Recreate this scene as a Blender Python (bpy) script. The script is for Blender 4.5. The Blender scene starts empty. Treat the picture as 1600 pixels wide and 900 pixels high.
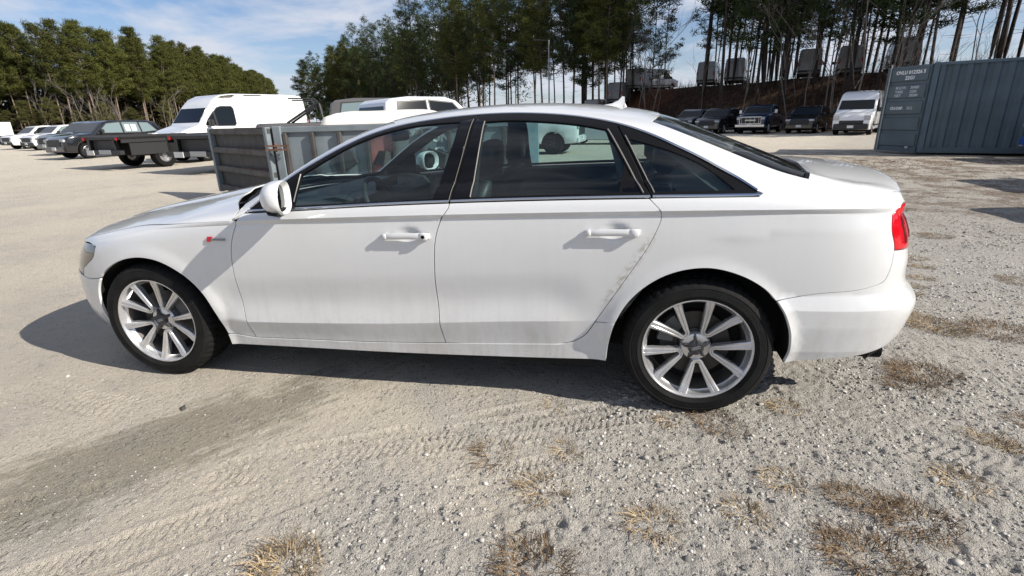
import bpy, math, random
import numpy as np
from mathutils import Matrix, Vector
from mathutils.geometry import delaunay_2d_cdt

C = bpy.context.scene.collection
sc = bpy.context.scene
# ---------------------------------------------------------------- camera
cam_d = bpy.data.cameras.new('camera'); cam = bpy.data.objects.new('camera', cam_d); C.objects.link(cam)
YAW, PITCH, ROLL = .195499, .319845, -.0282801
cy_, sy_ = math.cos(YAW), math.sin(YAW)
fw = Vector((-sy_*math.cos(PITCH), cy_*math.cos(PITCH), -math.sin(PITCH)))
rt = Vector((cy_, sy_, 0)); up = rt.cross(fw)
r2 = rt*math.cos(ROLL)+up*math.sin(ROLL); u2 = -rt*math.sin(ROLL)+up*math.cos(ROLL)
m = Matrix((r2, u2, -fw)).transposed().to_4x4(); m.translation = Vector((1.0513, -3.19947, 1.38004)); cam.matrix_world = m
cam_d.sensor_width = 36; cam_d.lens = 36*806.527/1600; cam_d.clip_start = .05; cam_d.clip_end = 3000
sc.camera = cam
sc.view_settings.view_transform = 'Standard'; sc.view_settings.look = 'None'
sc.view_settings.exposure = 0.50; sc.view_settings.gamma = 1.0; sc.view_settings.use_curve_mapping = False
sc.cycles.max_bounces = 8; sc.cycles.transparent_max_bounces = 16
# ---------------------------------------------------------------- sun and sky
TO_SUN = Vector((1.5, -.36, 1.0)).normalized()
sun_d = bpy.data.lights.new('sun', 'SUN'); sun_d.energy = 5.0; sun_d.angle = math.radians(.5); sun_d.color = (1, .94, .84)
sun = bpy.data.objects.new('sun', sun_d); C.objects.link(sun)
sun.rotation_euler = TO_SUN.to_track_quat('Z', 'Y').to_euler(); sun.location = (0, 0, 30)
wd = bpy.data.worlds.new("World"); sc.world = wd; wd.use_nodes = True
nt = wd.node_tree; nt.nodes.clear(); N = nt.nodes.new; LK = nt.links.new
out = N('ShaderNodeOutputWorld'); bg = N('ShaderNodeBackground'); LK(bg.outputs[0], out.inputs[0])
sky = N('ShaderNodeTexSky'); sky.sky_type = 'NISHITA'; sky.sun_disc = False
sky.sun_elevation = math.asin(TO_SUN.z); sky.sun_rotation = math.atan2(TO_SUN.x, TO_SUN.y)
sky.air_density = 1.0; sky.dust_density = .3; sky.ozone_density = 3.0
bg.inputs[1].default_value = .068
tc = N('ShaderNodeTexCoord'); sx = N('ShaderNodeSeparateXYZ'); LK(tc.outputs['Generated'], sx.inputs[0])
# clouds: noise on the plane of a high cloud deck (direction divided by height)
zmx = N('ShaderNodeMath'); zmx.operation = 'MAXIMUM'; LK(sx.outputs[2], zmx.inputs[0]); zmx.inputs[1].default_value = .0
zad = N('ShaderNodeMath'); zad.operation = 'ADD'; LK(zmx.outputs[0], zad.inputs[0]); zad.inputs[1].default_value = .16
dv = N('ShaderNodeVectorMath'); dv.operation = 'DIVIDE'; LK(tc.outputs['Generated'], dv.inputs[0])
cb = N('ShaderNodeCombineXYZ')
for i in range(3): LK(zad.outputs[0], cb.inputs[i])
LK(cb.outputs[0], dv.inputs[1])
mp = N('ShaderNodeMapping'); mp.inputs['Scale'].default_value = (1.0, 1.0, .0); mp.inputs['Location'].default_value = (3.1, 1.7, 0); LK(dv.outputs[0], mp.inputs[0])
nz = N('ShaderNodeTexNoise'); nz.inputs['Scale'].default_value = 1.25; nz.inputs['Detail'].default_value = 9; nz.inputs['Roughness'].default_value = .58; nz.inputs['Distortion'].default_value = .25
LK(mp.outputs[0], nz.inputs['Vector'])
cr = N('ShaderNodeValToRGB'); cr.color_ramp.elements[0].position = .42; cr.color_ramp.elements[0].color = (.07, .07, .07, 1); cr.color_ramp.elements[1].position = .60; cr.color_ramp.elements[1].color = (.95, .95, .95, 1)
LK(nz.outputs[0], cr.inputs[0])
mxc = N('ShaderNodeMix'); mxc.data_type = 'RGBA'; LK(cr.outputs[0], mxc.inputs[0]); 
tn = N('ShaderNodeMix'); tn.data_type = 'RGBA'; tn.blend_type = 'MULTIPLY'; tn.inputs[0].default_value = 1; LK(sky.outputs[0], tn.inputs[6]); tn.inputs[7].default_value = (.80, .92, 1.10, 1)
LK(tn.outputs[2], mxc.inputs[6]); mxc.inputs[7].default_value = (7.2, 7.6, 8.6, 1)
hz1 = N('ShaderNodeMapRange'); hz1.inputs[1].default_value = .22; hz1.inputs[2].default_value = .0; hz1.inputs[3].default_value = 0; hz1.inputs[4].default_value = .70; LK(zmx.outputs[0], hz1.inputs[0])
hz2 = N('ShaderNodeMath'); hz2.operation = 'POWER'; LK(hz1.outputs[0], hz2.inputs[0]); hz2.inputs[1].default_value = 1.6
mxh = N('ShaderNodeMix'); mxh.data_type = 'RGBA'; LK(hz2.outputs[0], mxh.inputs[0]); LK(mxc.outputs[2], mxh.inputs[6]); mxh.inputs[7].default_value = (7.4, 7.7, 8.6, 1)
LK(mxh.outputs[2], bg.inputs[0])

# ---------------------------------------------------------------- helpers
rng = np.random.default_rng(7); random.seed(7)
MAT = {}
def mat(name, color=(.5,.5,.5), rough=.5, metal=0, coat=0, spec=.5, noise=0, nscale=8, bump=0, bscale=40, alpha=None, emis=None):
    if name in MAT: return MAT[name]
    m = bpy.data.materials.new(name); m.use_nodes = True; nt = m.node_tree; b = nt.nodes['Principled BSDF']
    b.inputs['Base Color'].default_value = (*color, 1); b.inputs['Roughness'].default_value = rough; b.inputs['Metallic'].default_value = metal
    b.inputs['Coat Weight'].default_value = coat; b.inputs['Coat Roughness'].default_value = .03; b.inputs['Specular IOR Level'].default_value = spec
    if noise or bump:
        t = nt.nodes.new('ShaderNodeTexCoord')
    if noise:
        n = nt.nodes.new('ShaderNodeTexNoise'); n.inputs['Scale'].default_value = nscale; n.inputs['Detail'].default_value = 6; nt.links.new(t.outputs['Object'], n.inputs['Vector'])
        r = nt.nodes.new('ShaderNodeValToRGB'); r.color_ramp.elements[0].position = .3; r.color_ramp.elements[1].position = .7
        r.color_ramp.elements[0].color = (*[c*(1-noise) for c in color], 1); r.color_ramp.elements[1].color = (*[min(1, c*(1+noise)) for c in color], 1)
        nt.links.new(n.outputs[0], r.inputs[0]); nt.links.new(r.outputs[0], b.inputs['Base Color'])
    if bump:
        n = nt.nodes.new('ShaderNodeTexNoise'); n.inputs['Scale'].default_value = bscale; n.inputs['Detail'].default_value = 4; nt.links.new(t.outputs['Object'], n.inputs['Vector'])
        bp = nt.nodes.new('ShaderNodeBump'); bp.inputs['Strength'].default_value = bump; bp.inputs['Distance'].default_value = .02; nt.links.new(n.outputs[0], bp.inputs['Height']); nt.links.new(bp.outputs[0], b.inputs['Normal'])
    MAT[name] = m; return m
def glass_mat(name, tint=(.75,.82,.8), refl=(1,1,1), film=0.0, filmc=(.2,.25,.25)):
    m = bpy.data.materials.new(name); m.use_nodes = True; nt = m.node_tree; nt.nodes.clear(); N = nt.nodes.new; L = nt.links.new
    o = N('ShaderNodeOutputMaterial'); tr = N('ShaderNodeBsdfTransparent'); tr.inputs[0].default_value = (*tint, 1)
    gl = N('ShaderNodeBsdfGlossy'); gl.inputs['Roughness'].default_value = .01; gl.inputs[0].default_value = (*refl, 1)
    df = N('ShaderNodeBsdfDiffuse'); df.inputs[0].default_value = (*filmc, 1)
    mf = N('ShaderNodeMixShader'); mf.inputs[0].default_value = film; L(tr.outputs[0], mf.inputs[1]); L(df.outputs[0], mf.inputs[2])
    ge = N('ShaderNodeNewGeometry'); dt = N('ShaderNodeVectorMath'); dt.operation = 'DOT_PRODUCT'; L(ge.outputs['Normal'], dt.inputs[0]); L(ge.outputs['Incoming'], dt.inputs[1])
    def mt(op, a, b):
        n = N('ShaderNodeMath'); n.operation = op
        for i, v in enumerate((a, b)):
            if isinstance(v, (int, float)): n.inputs[i].default_value = v
            else: L(v, n.inputs[i])
        return n.outputs[0]
    ab = mt('ABSOLUTE', dt.outputs['Value'], 0); fr = mt('ADD', mt('MULTIPLY', mt('POWER', mt('SUBTRACT', 1, ab), 5), .95), .045)
    mx = N('ShaderNodeMixShader'); L(fr, mx.inputs[0]); L(mf.outputs[0], mx.inputs[1]); L(gl.outputs[0], mx.inputs[2]); L(mx.outputs[0], o.inputs[0])
    MAT[name] = m; return m
def mk(name, V, F, m, parent=None, smooth=False, Nrm=None, loc=None, rotz=None):
    me = bpy.data.meshes.new(name)
    V = np.asarray(V, float); me.from_pydata(V.tolist(), [], [tuple(int(i) for i in f) for f in F])
    if m is not None:
        for mm in (m if isinstance(m, (list, tuple)) else [m]): me.materials.append(mm)
    if smooth: me.polygons.foreach_set('use_smooth', np.ones(len(me.polygons), bool))
    me.update()
    if Nrm is not None: me.normals_split_custom_set_from_vertices(np.asarray(Nrm, float).tolist())
    o = bpy.data.objects.new(name, me); C.objects.link(o)
    if parent is not None: o.parent = parent
    if loc is not None: o.location = loc
    if rotz is not None: o.rotation_euler = (0, 0, rotz)
    return o
def big(name, V, F3, m, smooth=False, parent=None):   # fast triangle mesh from arrays
    me = bpy.data.meshes.new(name); V = np.ascontiguousarray(V, dtype=np.float32); F3 = np.ascontiguousarray(F3, dtype=np.int32); k = F3.shape[1]
    me.vertices.add(len(V)); me.vertices.foreach_set('co', V.ravel())
    me.loops.add(F3.size); me.loops.foreach_set('vertex_index', F3.ravel())
    me.polygons.add(len(F3)); me.polygons.foreach_set('loop_start', np.arange(0, F3.size, k, dtype=np.int32))
    me.update(calc_edges=True)
    if smooth: me.polygons.foreach_set('use_smooth', np.ones(len(F3), bool))
    for mm in (m if isinstance(m, (list, tuple)) else [m]): me.materials.append(mm)
    me.validate(); o = bpy.data.objects.new(name, me); C.objects.link(o)
    if parent is not None: o.parent = parent
    return o
def thing(name, label, cat, loc=(0,0,0), rotz=0, group=None):
    o = bpy.data.objects.new(name, None); C.objects.link(o); o.location = loc; o.rotation_euler = (0, 0, rotz); o.empty_display_size = .2
    return tag(o, label, cat, group)
def tag(o, label, cat, group=None, kind=None):
    o['label'] = label; o['category'] = cat
    if group: o['group'] = group
    if kind: o['kind'] = kind
    return o
def struct(o): o['kind'] = 'structure'; return o
def dup(o, parent=None, kids=None):
    c = o.copy(); C.objects.link(c)
    if parent is not None: c.parent = parent
    for ch in [k for k in bpy.data.objects if k.parent == o]: dup(ch, c)
    return c
class MB:
    """collects boxes, tubes, lathes and prisms into one mesh"""
    def __init__(s): s.V = []; s.F = []
    def add(s, V, F):
        b = len(s.V); s.V += [tuple(map(float, v)) for v in V]; s.F += [tuple(int(i)+b for i in f) for f in F]; return s
    def box(s, x0, x1, y0, y1, z0, z1, bev=0, M=None):
        if bev:
            V = []; a = bev
            X = (x0, x1); Y = (y0, y1); Z = (z0, z1); idx = {}
            for i in (0,1):
                for j in (0,1):
                    for k in (0,1):
                        for ax in range(3):
                            p = [X[i], Y[j], Z[k]]; sg = [1-2*i, 1-2*j, 1-2*k]
                            q = [p[n]+(0 if n == ax else a*sg[n]) for n in range(3)]; idx[i,j,k,ax] = len(V); V.append(q)
            F = []
            g = lambda *k: idx[k]
            for i in (0,1): F.append([g(i,0,0,0), g(i,1,0,0), g(i,1,1,0), g(i,0,1,0)] if i else [g(i,0,0,0), g(i,0,1,0), g(i,1,1,0), g(i,1,0,0)])
            for j in (0,1): F.append([g(0,j,0,1), g(0,j,1,1), g(1,j,1,1), g(1,j,0,1)] if j else [g(0,j,0,1), g(1,j,0,1), g(1,j,1,1), g(0,j,1,1)])
            for k in (0,1): F.append([g(0,0,k,2), g(1,0,k,2), g(1,1,k,2), g(0,1,k,2)] if k else [g(0,0,k,2), g(0,1,k,2), g(1,1,k,2), g(1,0,k,2)])
            for j in (0,1):
                for k in (0,1): F.append([g(0,j,k,1), g(1,j,k,1), g(1,j,k,2), g(0,j,k,2)])
            for i in (0,1):
                for k in (0,1): F.append([g(i,0,k,0), g(i,1,k,0), g(i,1,k,2), g(i,0,k,2)])
            for i in (0,1):
                for j in (0,1): F.append([g(i,j,0,0), g(i,j,1,0), g(i,j,1,1), g(i,j,0,1)])
            for i in (0,1):
                for j in (0,1):
                    for k in (0,1): F.append([g(i,j,k,0), g(i,j,k,1), g(i,j,k,2)])
        else:
            V = [(x,y,z) for x in (x0,x1) for y in (y0,y1) for z in (z0,z1)]
            F = [(0,1,3,2),(4,6,7,5),(0,4,5,1),(2,3,7,6),(0,2,6,4),(1,5,7,3)]
        if M is not None: V = [M @ Vector(v) for v in V]
        return s.add(V, F)
    def tube(s, pts, r, n=8, cap=True):
        pts = [Vector(p) for p in pts]; rs = r if isinstance(r, (list, tuple)) else [r]*len(pts); V = []; F = []
        ref = None
        for i, p in enumerate(pts):
            t = (pts[min(i+1, len(pts)-1)]-pts[max(i-1, 0)]).normalized()
            a = t.orthogonal().normalized() if ref is None else (ref-t*ref.dot(t)).normalized()
            ref = a; b = t.cross(a)
            for k in range(n):
                w = 2*math.pi*k/n; V.append(p+(a*math.cos(w)+b*math.sin(w))*rs[i])
        for i in range(len(pts)-1):
            for k in range(n): F.append((i*n+k, i*n+(k+1)%n, (i+1)*n+(k+1)%n, (i+1)*n+k))
        if cap: F.append(tuple(range(n))[::-1]); F.append(tuple(range((len(pts)-1)*n, len(pts)*n)))
        return s.add(V, F)
    def lathe(s, prof, n=48, axis='y', c=(0,0,0), close=False):   # prof: (radius, axial)
        V = []; F = []; m_ = len(prof)
        for k in range(n):
            w = 2*math.pi*k/n
            for r, a in prof:
                x, z = r*math.cos(w), r*math.sin(w)
                V.append((c[0]+x, c[1]+a, c[2]+z) if axis == 'y' else (c[0]+x, c[1]+z, c[2]+a))
        for k in range(n):
            for i in range(m_-1 if not close else m_):
                j = (i+1)%m_; F.append((k*m_+i, k*m_+j, ((k+1)%n)*m_+j, ((k+1)%n)*m_+i))
        return s.add(V, F)
    def prism(s, poly, y0, y1, ax='y'):
        n = len(poly); V = [(p[0], y0, p[1]) for p in poly]+[(p[0], y1, p[1]) for p in poly]
        if ax == 'x': V = [(v[1], v[0], v[2]) for v in V]
        if ax == 'z': V = [(v[0], v[2], v[1]) for v in V]
        F = [tuple(range(n)), tuple(range(2*n-1, n-1, -1))]+[(i, n+i, n+(i+1)%n, (i+1)%n) for i in range(n)]
        return s.add(V, F)
    def obj(s, name, m, parent=None, smooth=False, fix=True, **k):
        o = mk(name, s.V, s.F, m, parent, False, **k)
        if fix:
            import bmesh
            bm = bmesh.new(); bm.from_mesh(o.data); bmesh.ops.recalc_face_normals(bm, faces=bm.faces[:]); bm.to_mesh(o.data); bm.free()
        if smooth:
            o.data.polygons.foreach_set('use_smooth', np.ones(len(o.data.polygons), bool))
            try: o.data.set_sharp_from_angle(angle=math.radians(smooth if smooth > 1 else 40))
            except Exception: pass
        return o
def text_mesh(name, body_, size, m, parent, M, depth=.002, align='LEFT', bold=0, spacing=1.0):
    cu = bpy.data.curves.new(name, 'FONT'); cu.body = body_; cu.size = size; cu.extrude = depth; cu.align_x = align; cu.offset = bold; cu.space_character = spacing; cu.resolution_u = 2
    t = bpy.data.objects.new(name, cu); C.objects.link(t); dg = bpy.context.evaluated_depsgraph_get(); dg.update()
    me = bpy.data.meshes.new_from_object(t.evaluated_get(dg)); bpy.data.objects.remove(t); me.name = name
    me.materials.clear(); me.materials.append(m); me.transform(M)
    o = bpy.data.objects.new(name, me); C.objects.link(o); o.parent = parent
    return o
def frame(o, xdir, ydir):   # matrix with local X, Y along the given world directions
    x = Vector(xdir).normalized(); z = x.cross(Vector(ydir)).normalized(); y = z.cross(x)
    M = Matrix((x, y, z)).transposed().to_4x4(); M.translation = Vector(o); return M
# ---------------------------------------------------------------- body surface of the white saloon as an implicit function
def sm(a,lo,hi):
    t=np.clip((a-lo)/(hi-lo),0,1); return t*t*t*(t*(6*t-15)+10)
def smax(a,b,k):
    h=np.maximum(k-np.abs(a-b),0)/k
    return np.maximum(a,b)+h*h*h*k/6
def smin(a,b,k): return -smax(-a,-b,k)
def herm(xs,ys,x):
    xs=np.array(xs,float);ys=np.array(ys,float)
    h=np.diff(xs);dl=np.diff(ys)/h
    m=np.zeros(len(xs));m[1:-1]=(dl[:-1]*h[1:]+dl[1:]*h[:-1])/(h[1:]+h[:-1]);m[0]=dl[0];m[-1]=dl[-1]
    x=np.asarray(x,float);xc=np.clip(x,xs[0],xs[-1])
    i=np.clip(np.searchsorted(xs,xc,'right')-1,0,len(xs)-2)
    t=(xc-xs[i])/h[i]
    v=(2*t**3-3*t*t+1)*ys[i]+(t**3-2*t*t+t)*h[i]*m[i]+(-2*t**3+3*t*t)*ys[i+1]+(t**3-t*t)*h[i]*m[i+1]
    return v+(x-xc)*np.where(x<xs[0],m[0],np.where(x>xs[-1],m[-1],0))
XT=[-2.3,-2.1,-1.754,-1.505,-1.182,-.816,-.071,.28,1.207,1.634,2.1,2.4]; ZT=[.660,.715,.797,.845,.876,.898,.929,.940,.962,.969,.968,.955]
def ztor(x): return herm(XT,ZT,x)
def zcr(x): return herm([-2.2,-.85,-.14,.84,1.0,2.3],[.36,.37,.395,.455,.46,.47],x)
def W(x): return .937-.050*np.maximum(0,(-x-1.25)/.95)**2.2-.060*np.maximum(0,(x-1.3)/1.1)**2.2
K1=([0,.4,1],[.052,.040,.008]); K2=([1,1.2,1.5,1.85,2],[.008,.019,.004,.004,.010]); K2b=([1,1.2,1.5,1.85,2],[.020,.012,.003,.004,.010])
K4=([3,3.4,4,5,6.5],[-.003,.010,.044,.115,.26])
XW=(-1.415,1.440); ZW=.335
def dside(x,z):
    zc=zcr(x);zt=ztor(x)
    band=.017*sm(x,-2.2,-1.9)+.004
    q=np.where(z<zc,(z-.22)/(zc-.22),np.where(z<zt,1+(z-zc)/(zt-zc),np.where(z<zt+band,2+(z-zt)/band,3+(z-zt-band)/.085)))
    w=sm(x,-1.05,-.9)*(1-sm(x,.75,1.0))
    k2=w*herm(*K2,q)+(1-w)*herm(*K2b,q)
    k1=herm(*K1,q)+(1-w)*.012*np.clip(q,0,1)
    k3=.010-.013*(q-2)
    d=np.where(q<1,k1,np.where(q<2,k2,np.where(q<3,k3,herm(*K4,q))))
    for xw in XW:
        r=np.hypot(x-xw,z-ZW); wt=(1-sm(r,.37,.47))*(.35+.65*sm(z,.3,.5))
        d=d*(1-wt)+wt*(-.006)
    # rear bumper
    wr=sm(x,1.72,1.80); zs=.56+.0*x; 
    dd=.016*sm(z,.60,.66)*0-.022*np.clip((.614-z)/.062,0,1)+ .16*np.clip(.350-z,0,.2)
    d=d+wr*(dd-.0)
    wf=1-sm(x,-1.9,-1.8)
    d=d+wf*(.06*(1-sm(z,.15,.34)))
    for hx,hz in ((.105,.864),(1.068,.893)):
        e=((x-hx)/.075)**2+((z-hz)/.047)**2
        d=d+.013*np.clip(1-e,0,1)**2
    return d
def low(x,Y,z):
    gs=Y-W(x)+dside(x,z)
    af=herm([.12,.2,.3,.45,.6,.7,.8],[.13,.06,.02,.0,.02,.065,.13],z)
    gf=-x-2.295+af+.26*Y*Y
    br=herm([.12,.22,.33,.45,.56,.62,.75,.90,.96,1.02],[.19,.09,.0,-.045,-.055,-.01,.01,.05,.085,.08],z)
    gr=x-2.475+br+.20*Y*Y
    kf=.55; kr=.44
    g=smax(gs,gf,kf); g=smax(g,gr,kr)
    # hood / mid / deck height
    zc=herm([-2.35,-2.2,-2.0,-1.7,-1.4,-1.1,-.85,-.5,.0,1.6,1.9,2.15,2.35,2.47,2.6],[.72,.79,.845,.908,.960,1.012,1.04,1.08,1.15,1.15,1.127,1.112,1.088,1.06,1.01],x)
    gt=z-zc+.07*np.abs(Y/.8)**2.5*1.0
    # power-bulge crease on the hood
    gt=gt-np.where(x<-.7,.012*(1-sm(Y,.36,.46))*sm(x,-2.2,-1.7),0)
    kt=.10+.0*x
    g=smax(g,gt,.09)
    g=smax(g,.17-z+.02*Y*0,.05)
    return g
def green(x,Y,z):
    t=z-1.0
    yb=.868-.03*np.maximum(0,(-x-.0)/.8)**2-.050*np.maximum(0,(x-.9)/.8)**2
    gs=(Y-yb+.36*t+.55*t*t)*.9
    zr=herm([-.6,-.3,0,.3,.6,.9,1.2,1.5],[1.31,1.375,1.421,1.447,1.453,1.439,1.405,1.355],x)
    gt=z-zr+.075*np.abs(Y/.6)**2.3
    # windscreen and backlight
    gw=((-x-1.02-.16*(Y/.7)**2*-1)*.46+(z-1.0)*.89)
    gb=((x-1.26)*.365+(z-1.405)*.93+.03*(Y/.6)**2)
    gs=gs+0; g=smax(gs,gt,.16)
    g=smax(g,gw,.07); g=smax(g,gb,.06); g=np.maximum(g,.93+.06*sm(x,1.5,1.9)-z)
    return g
def body(x,y,z):
    x,y,z=np.broadcast_arrays(*[np.asarray(a,float) for a in (x,y,z)])
    Y=np.sqrt(y*y+1e-6)
    k=.012+.13*sm(x,1.15,1.75)*sm(Y,.60,.76)
    return smin(low(x,Y,z),green(x,Y,z),k)
def grad(F,x,y,z,h=1e-3):
    g=np.stack([F(x+h,y,z)-F(x-h,y,z),F(x,y+h,z)-F(x,y-h,z),F(x,y,z+h)-F(x,y,z-h)],-1)
    return g/np.linalg.norm(g,axis=-1,keepdims=True)
# ================================================================ ground and terrain
def hash2(ix, iy, s):
    h = (ix.astype(np.int64)*374761393+iy.astype(np.int64)*668265263+s*974634777) & 0x7fffffff; h = ((h ^ (h >> 13))*1274126177) & 0x7fffffff
    return ((h ^ (h >> 16)) & 0xffff)/65535.
def vn(x, y, f, s=0):
    x = x*f+1000.5; y = y*f+1000.5; ix = np.floor(x); iy = np.floor(y); fx = x-ix; fy = y-iy; fx = fx*fx*(3-2*fx); fy = fy*fy*(3-2*fy)
    a = hash2(ix, iy, s); b = hash2(ix+1, iy, s); c = hash2(ix, iy+1, s); d = hash2(ix+1, iy+1, s)
    return (a*(1-fx)+b*fx)*(1-fy)+(c*(1-fx)+d*fx)*fy-.5
def seg_uv(x, y, a, b):
    dx, dy = b[0]-a[0], b[1]-a[1]; L = math.hypot(dx, dy); dx /= L; dy /= L; return (x-a[0])*dx+(y-a[1])*dy, -(x-a[0])*dy+(y-a[1])*dx, L
TRACKS = [((-1.7,-2.30),(.85,-.95),.105,.040,.010,1), ((-1.3,-2.75),(.10,-1.50),.095,.034,.009,0), ((.05,-1.40),(1.5,-.80),.10,.034,.012,1), ((2.05,-.90),(3.4,-1.62),.12,.048,.012,0), ((.95,-2.2),(.78,-1.55),.10,.070,.022,1), ((.5,-1.6),(1.3,-1.15),.08,.030,.010,0), ((-6,-.7),(-1.2,-1.3),.11,.05,.008,0), ((-9,2.6),(-3.2,-1.5),.12,.06,.010,1), ((2.3,-1.9),(5.5,.9),.12,.055,.009,0)]
def gravel_mask(x, y):   # 0 fine dust, 1 coarse loose stone
    return sm(x*.55-(y+1.2)*.25+.9*vn(x, y, .8, 5)+.9*vn(x, y, 2.1, 6)-.28, -.25, .75)
def bank(x, y):
    t = .77*x+.64*y+1.3*vn(x, y, .12, 11)+.5*vn(x, y, .4, 12); a = .64*x-.77*y
    h = 4.3*sm(t, 37.2, 49.0)*sm(a, -66, -50)
    h = h+(1.0)*sm(t, 47, 60)*(1-sm(a, -66, -50))*0
    return h*(1+.06*vn(x, y, .35, 13))
def terrain(x, y, fine=True):
    x = np.asarray(x, float); y = np.asarray(y, float)
    car_ = np.exp(-((np.maximum(np.abs(x)-2.0, 0)/.8)**2+(np.maximum(np.abs(y)-.9, 0)/.5)**2))
    h = (.030*vn(x, y, .35, 1)+.018*vn(x, y, 1.1, 2))*(1-car_)*np.minimum(1, np.hypot(x, y)/6+.35)
    h = h+bank(x, y)-.2*sm(x, 2, 12)*sm(y, 16, 32)
    if fine:
        near = 1-sm(np.hypot(x-.8, y+2), 7, 16); g = gravel_mask(x, y)
        h = h+near*(.008*vn(x, y, 4.3, 3)+.005*vn(x, y, 9, 4)*(.5+g))
        n1 = vn(x, y, 28, 7); n2 = vn(x, y, 61, 8); n3 = vn(x, y, 17, 9)
        h = h+near*((.0030+.0145*g)*n1*(.5+1.4*np.maximum(n3, -.2))+(.0026+.0075*g)*n2)
        for a, b, w, pitch, dep, kind in TRACKS:
            u, v, L = seg_uv(x, y, a, b); k = (np.abs(v) < w*1.3) & (u > 0) & (u < L)
            if not k.any(): continue
            uu, vv = u[k], v[k]; edge = 1-sm(np.abs(vv), w*.85, w*1.15); fade = sm(uu, 0, .3)*(1-sm(uu, L-.3, L))*sm(vn(x[k], y[k], 3.4, 20)+.6*vn(x[k], y[k], 9., 21)+.16, -.12, .28)
            ch = ((uu+np.abs(vv)*.55*(1 if kind else -1))/pitch) % 1; lug = sm(ch, .10, .24)*(1-sm(ch, .60, .78)); lug = lug*(np.abs(np.abs(vv)-w*.40) > w*.07)
            h[k] = h[k]*(1-.25*edge*fade)-dep*edge*fade*(.28+.72*lug)+dep*.5*np.exp(-((np.abs(vv)-w*1.1)/.014)**2)*fade
    return h
def axis(lo, hi, fine, far0, far1, growth=1.09):
    c = list(np.arange(lo, hi, fine)); d = fine; p = c[-1]
    while p < far1: d = min(d*growth, 14); p += d; c.append(p)
    d = fine; p = c[0]; l = []
    while p > far0: d = min(d*growth, 14); p -= d; l.append(p)
    return np.array(l[::-1]+c)
gx = axis(-1.75, 3.15, .0085, -420, 420, 1.045); gy = axis(-2.65, -.45, .0085, -60, 520, 1.040)
GX, GY = np.meshgrid(gx, gy); GZ = terrain(GX.ravel(), GY.ravel()).reshape(GX.shape)
nx_, ny_ = len(gx), len(gy); ii = np.arange((ny_-1)*(nx_-1)); r_, c_ = ii//(nx_-1), ii%(nx_-1); q0 = r_*nx_+c_
ground = big('ground', np.stack([GX.ravel(), GY.ravel(), GZ.ravel()], 1), np.stack([q0, q0+1, q0+nx_+1, q0+nx_], 1), [], smooth=True); struct(ground)
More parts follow.
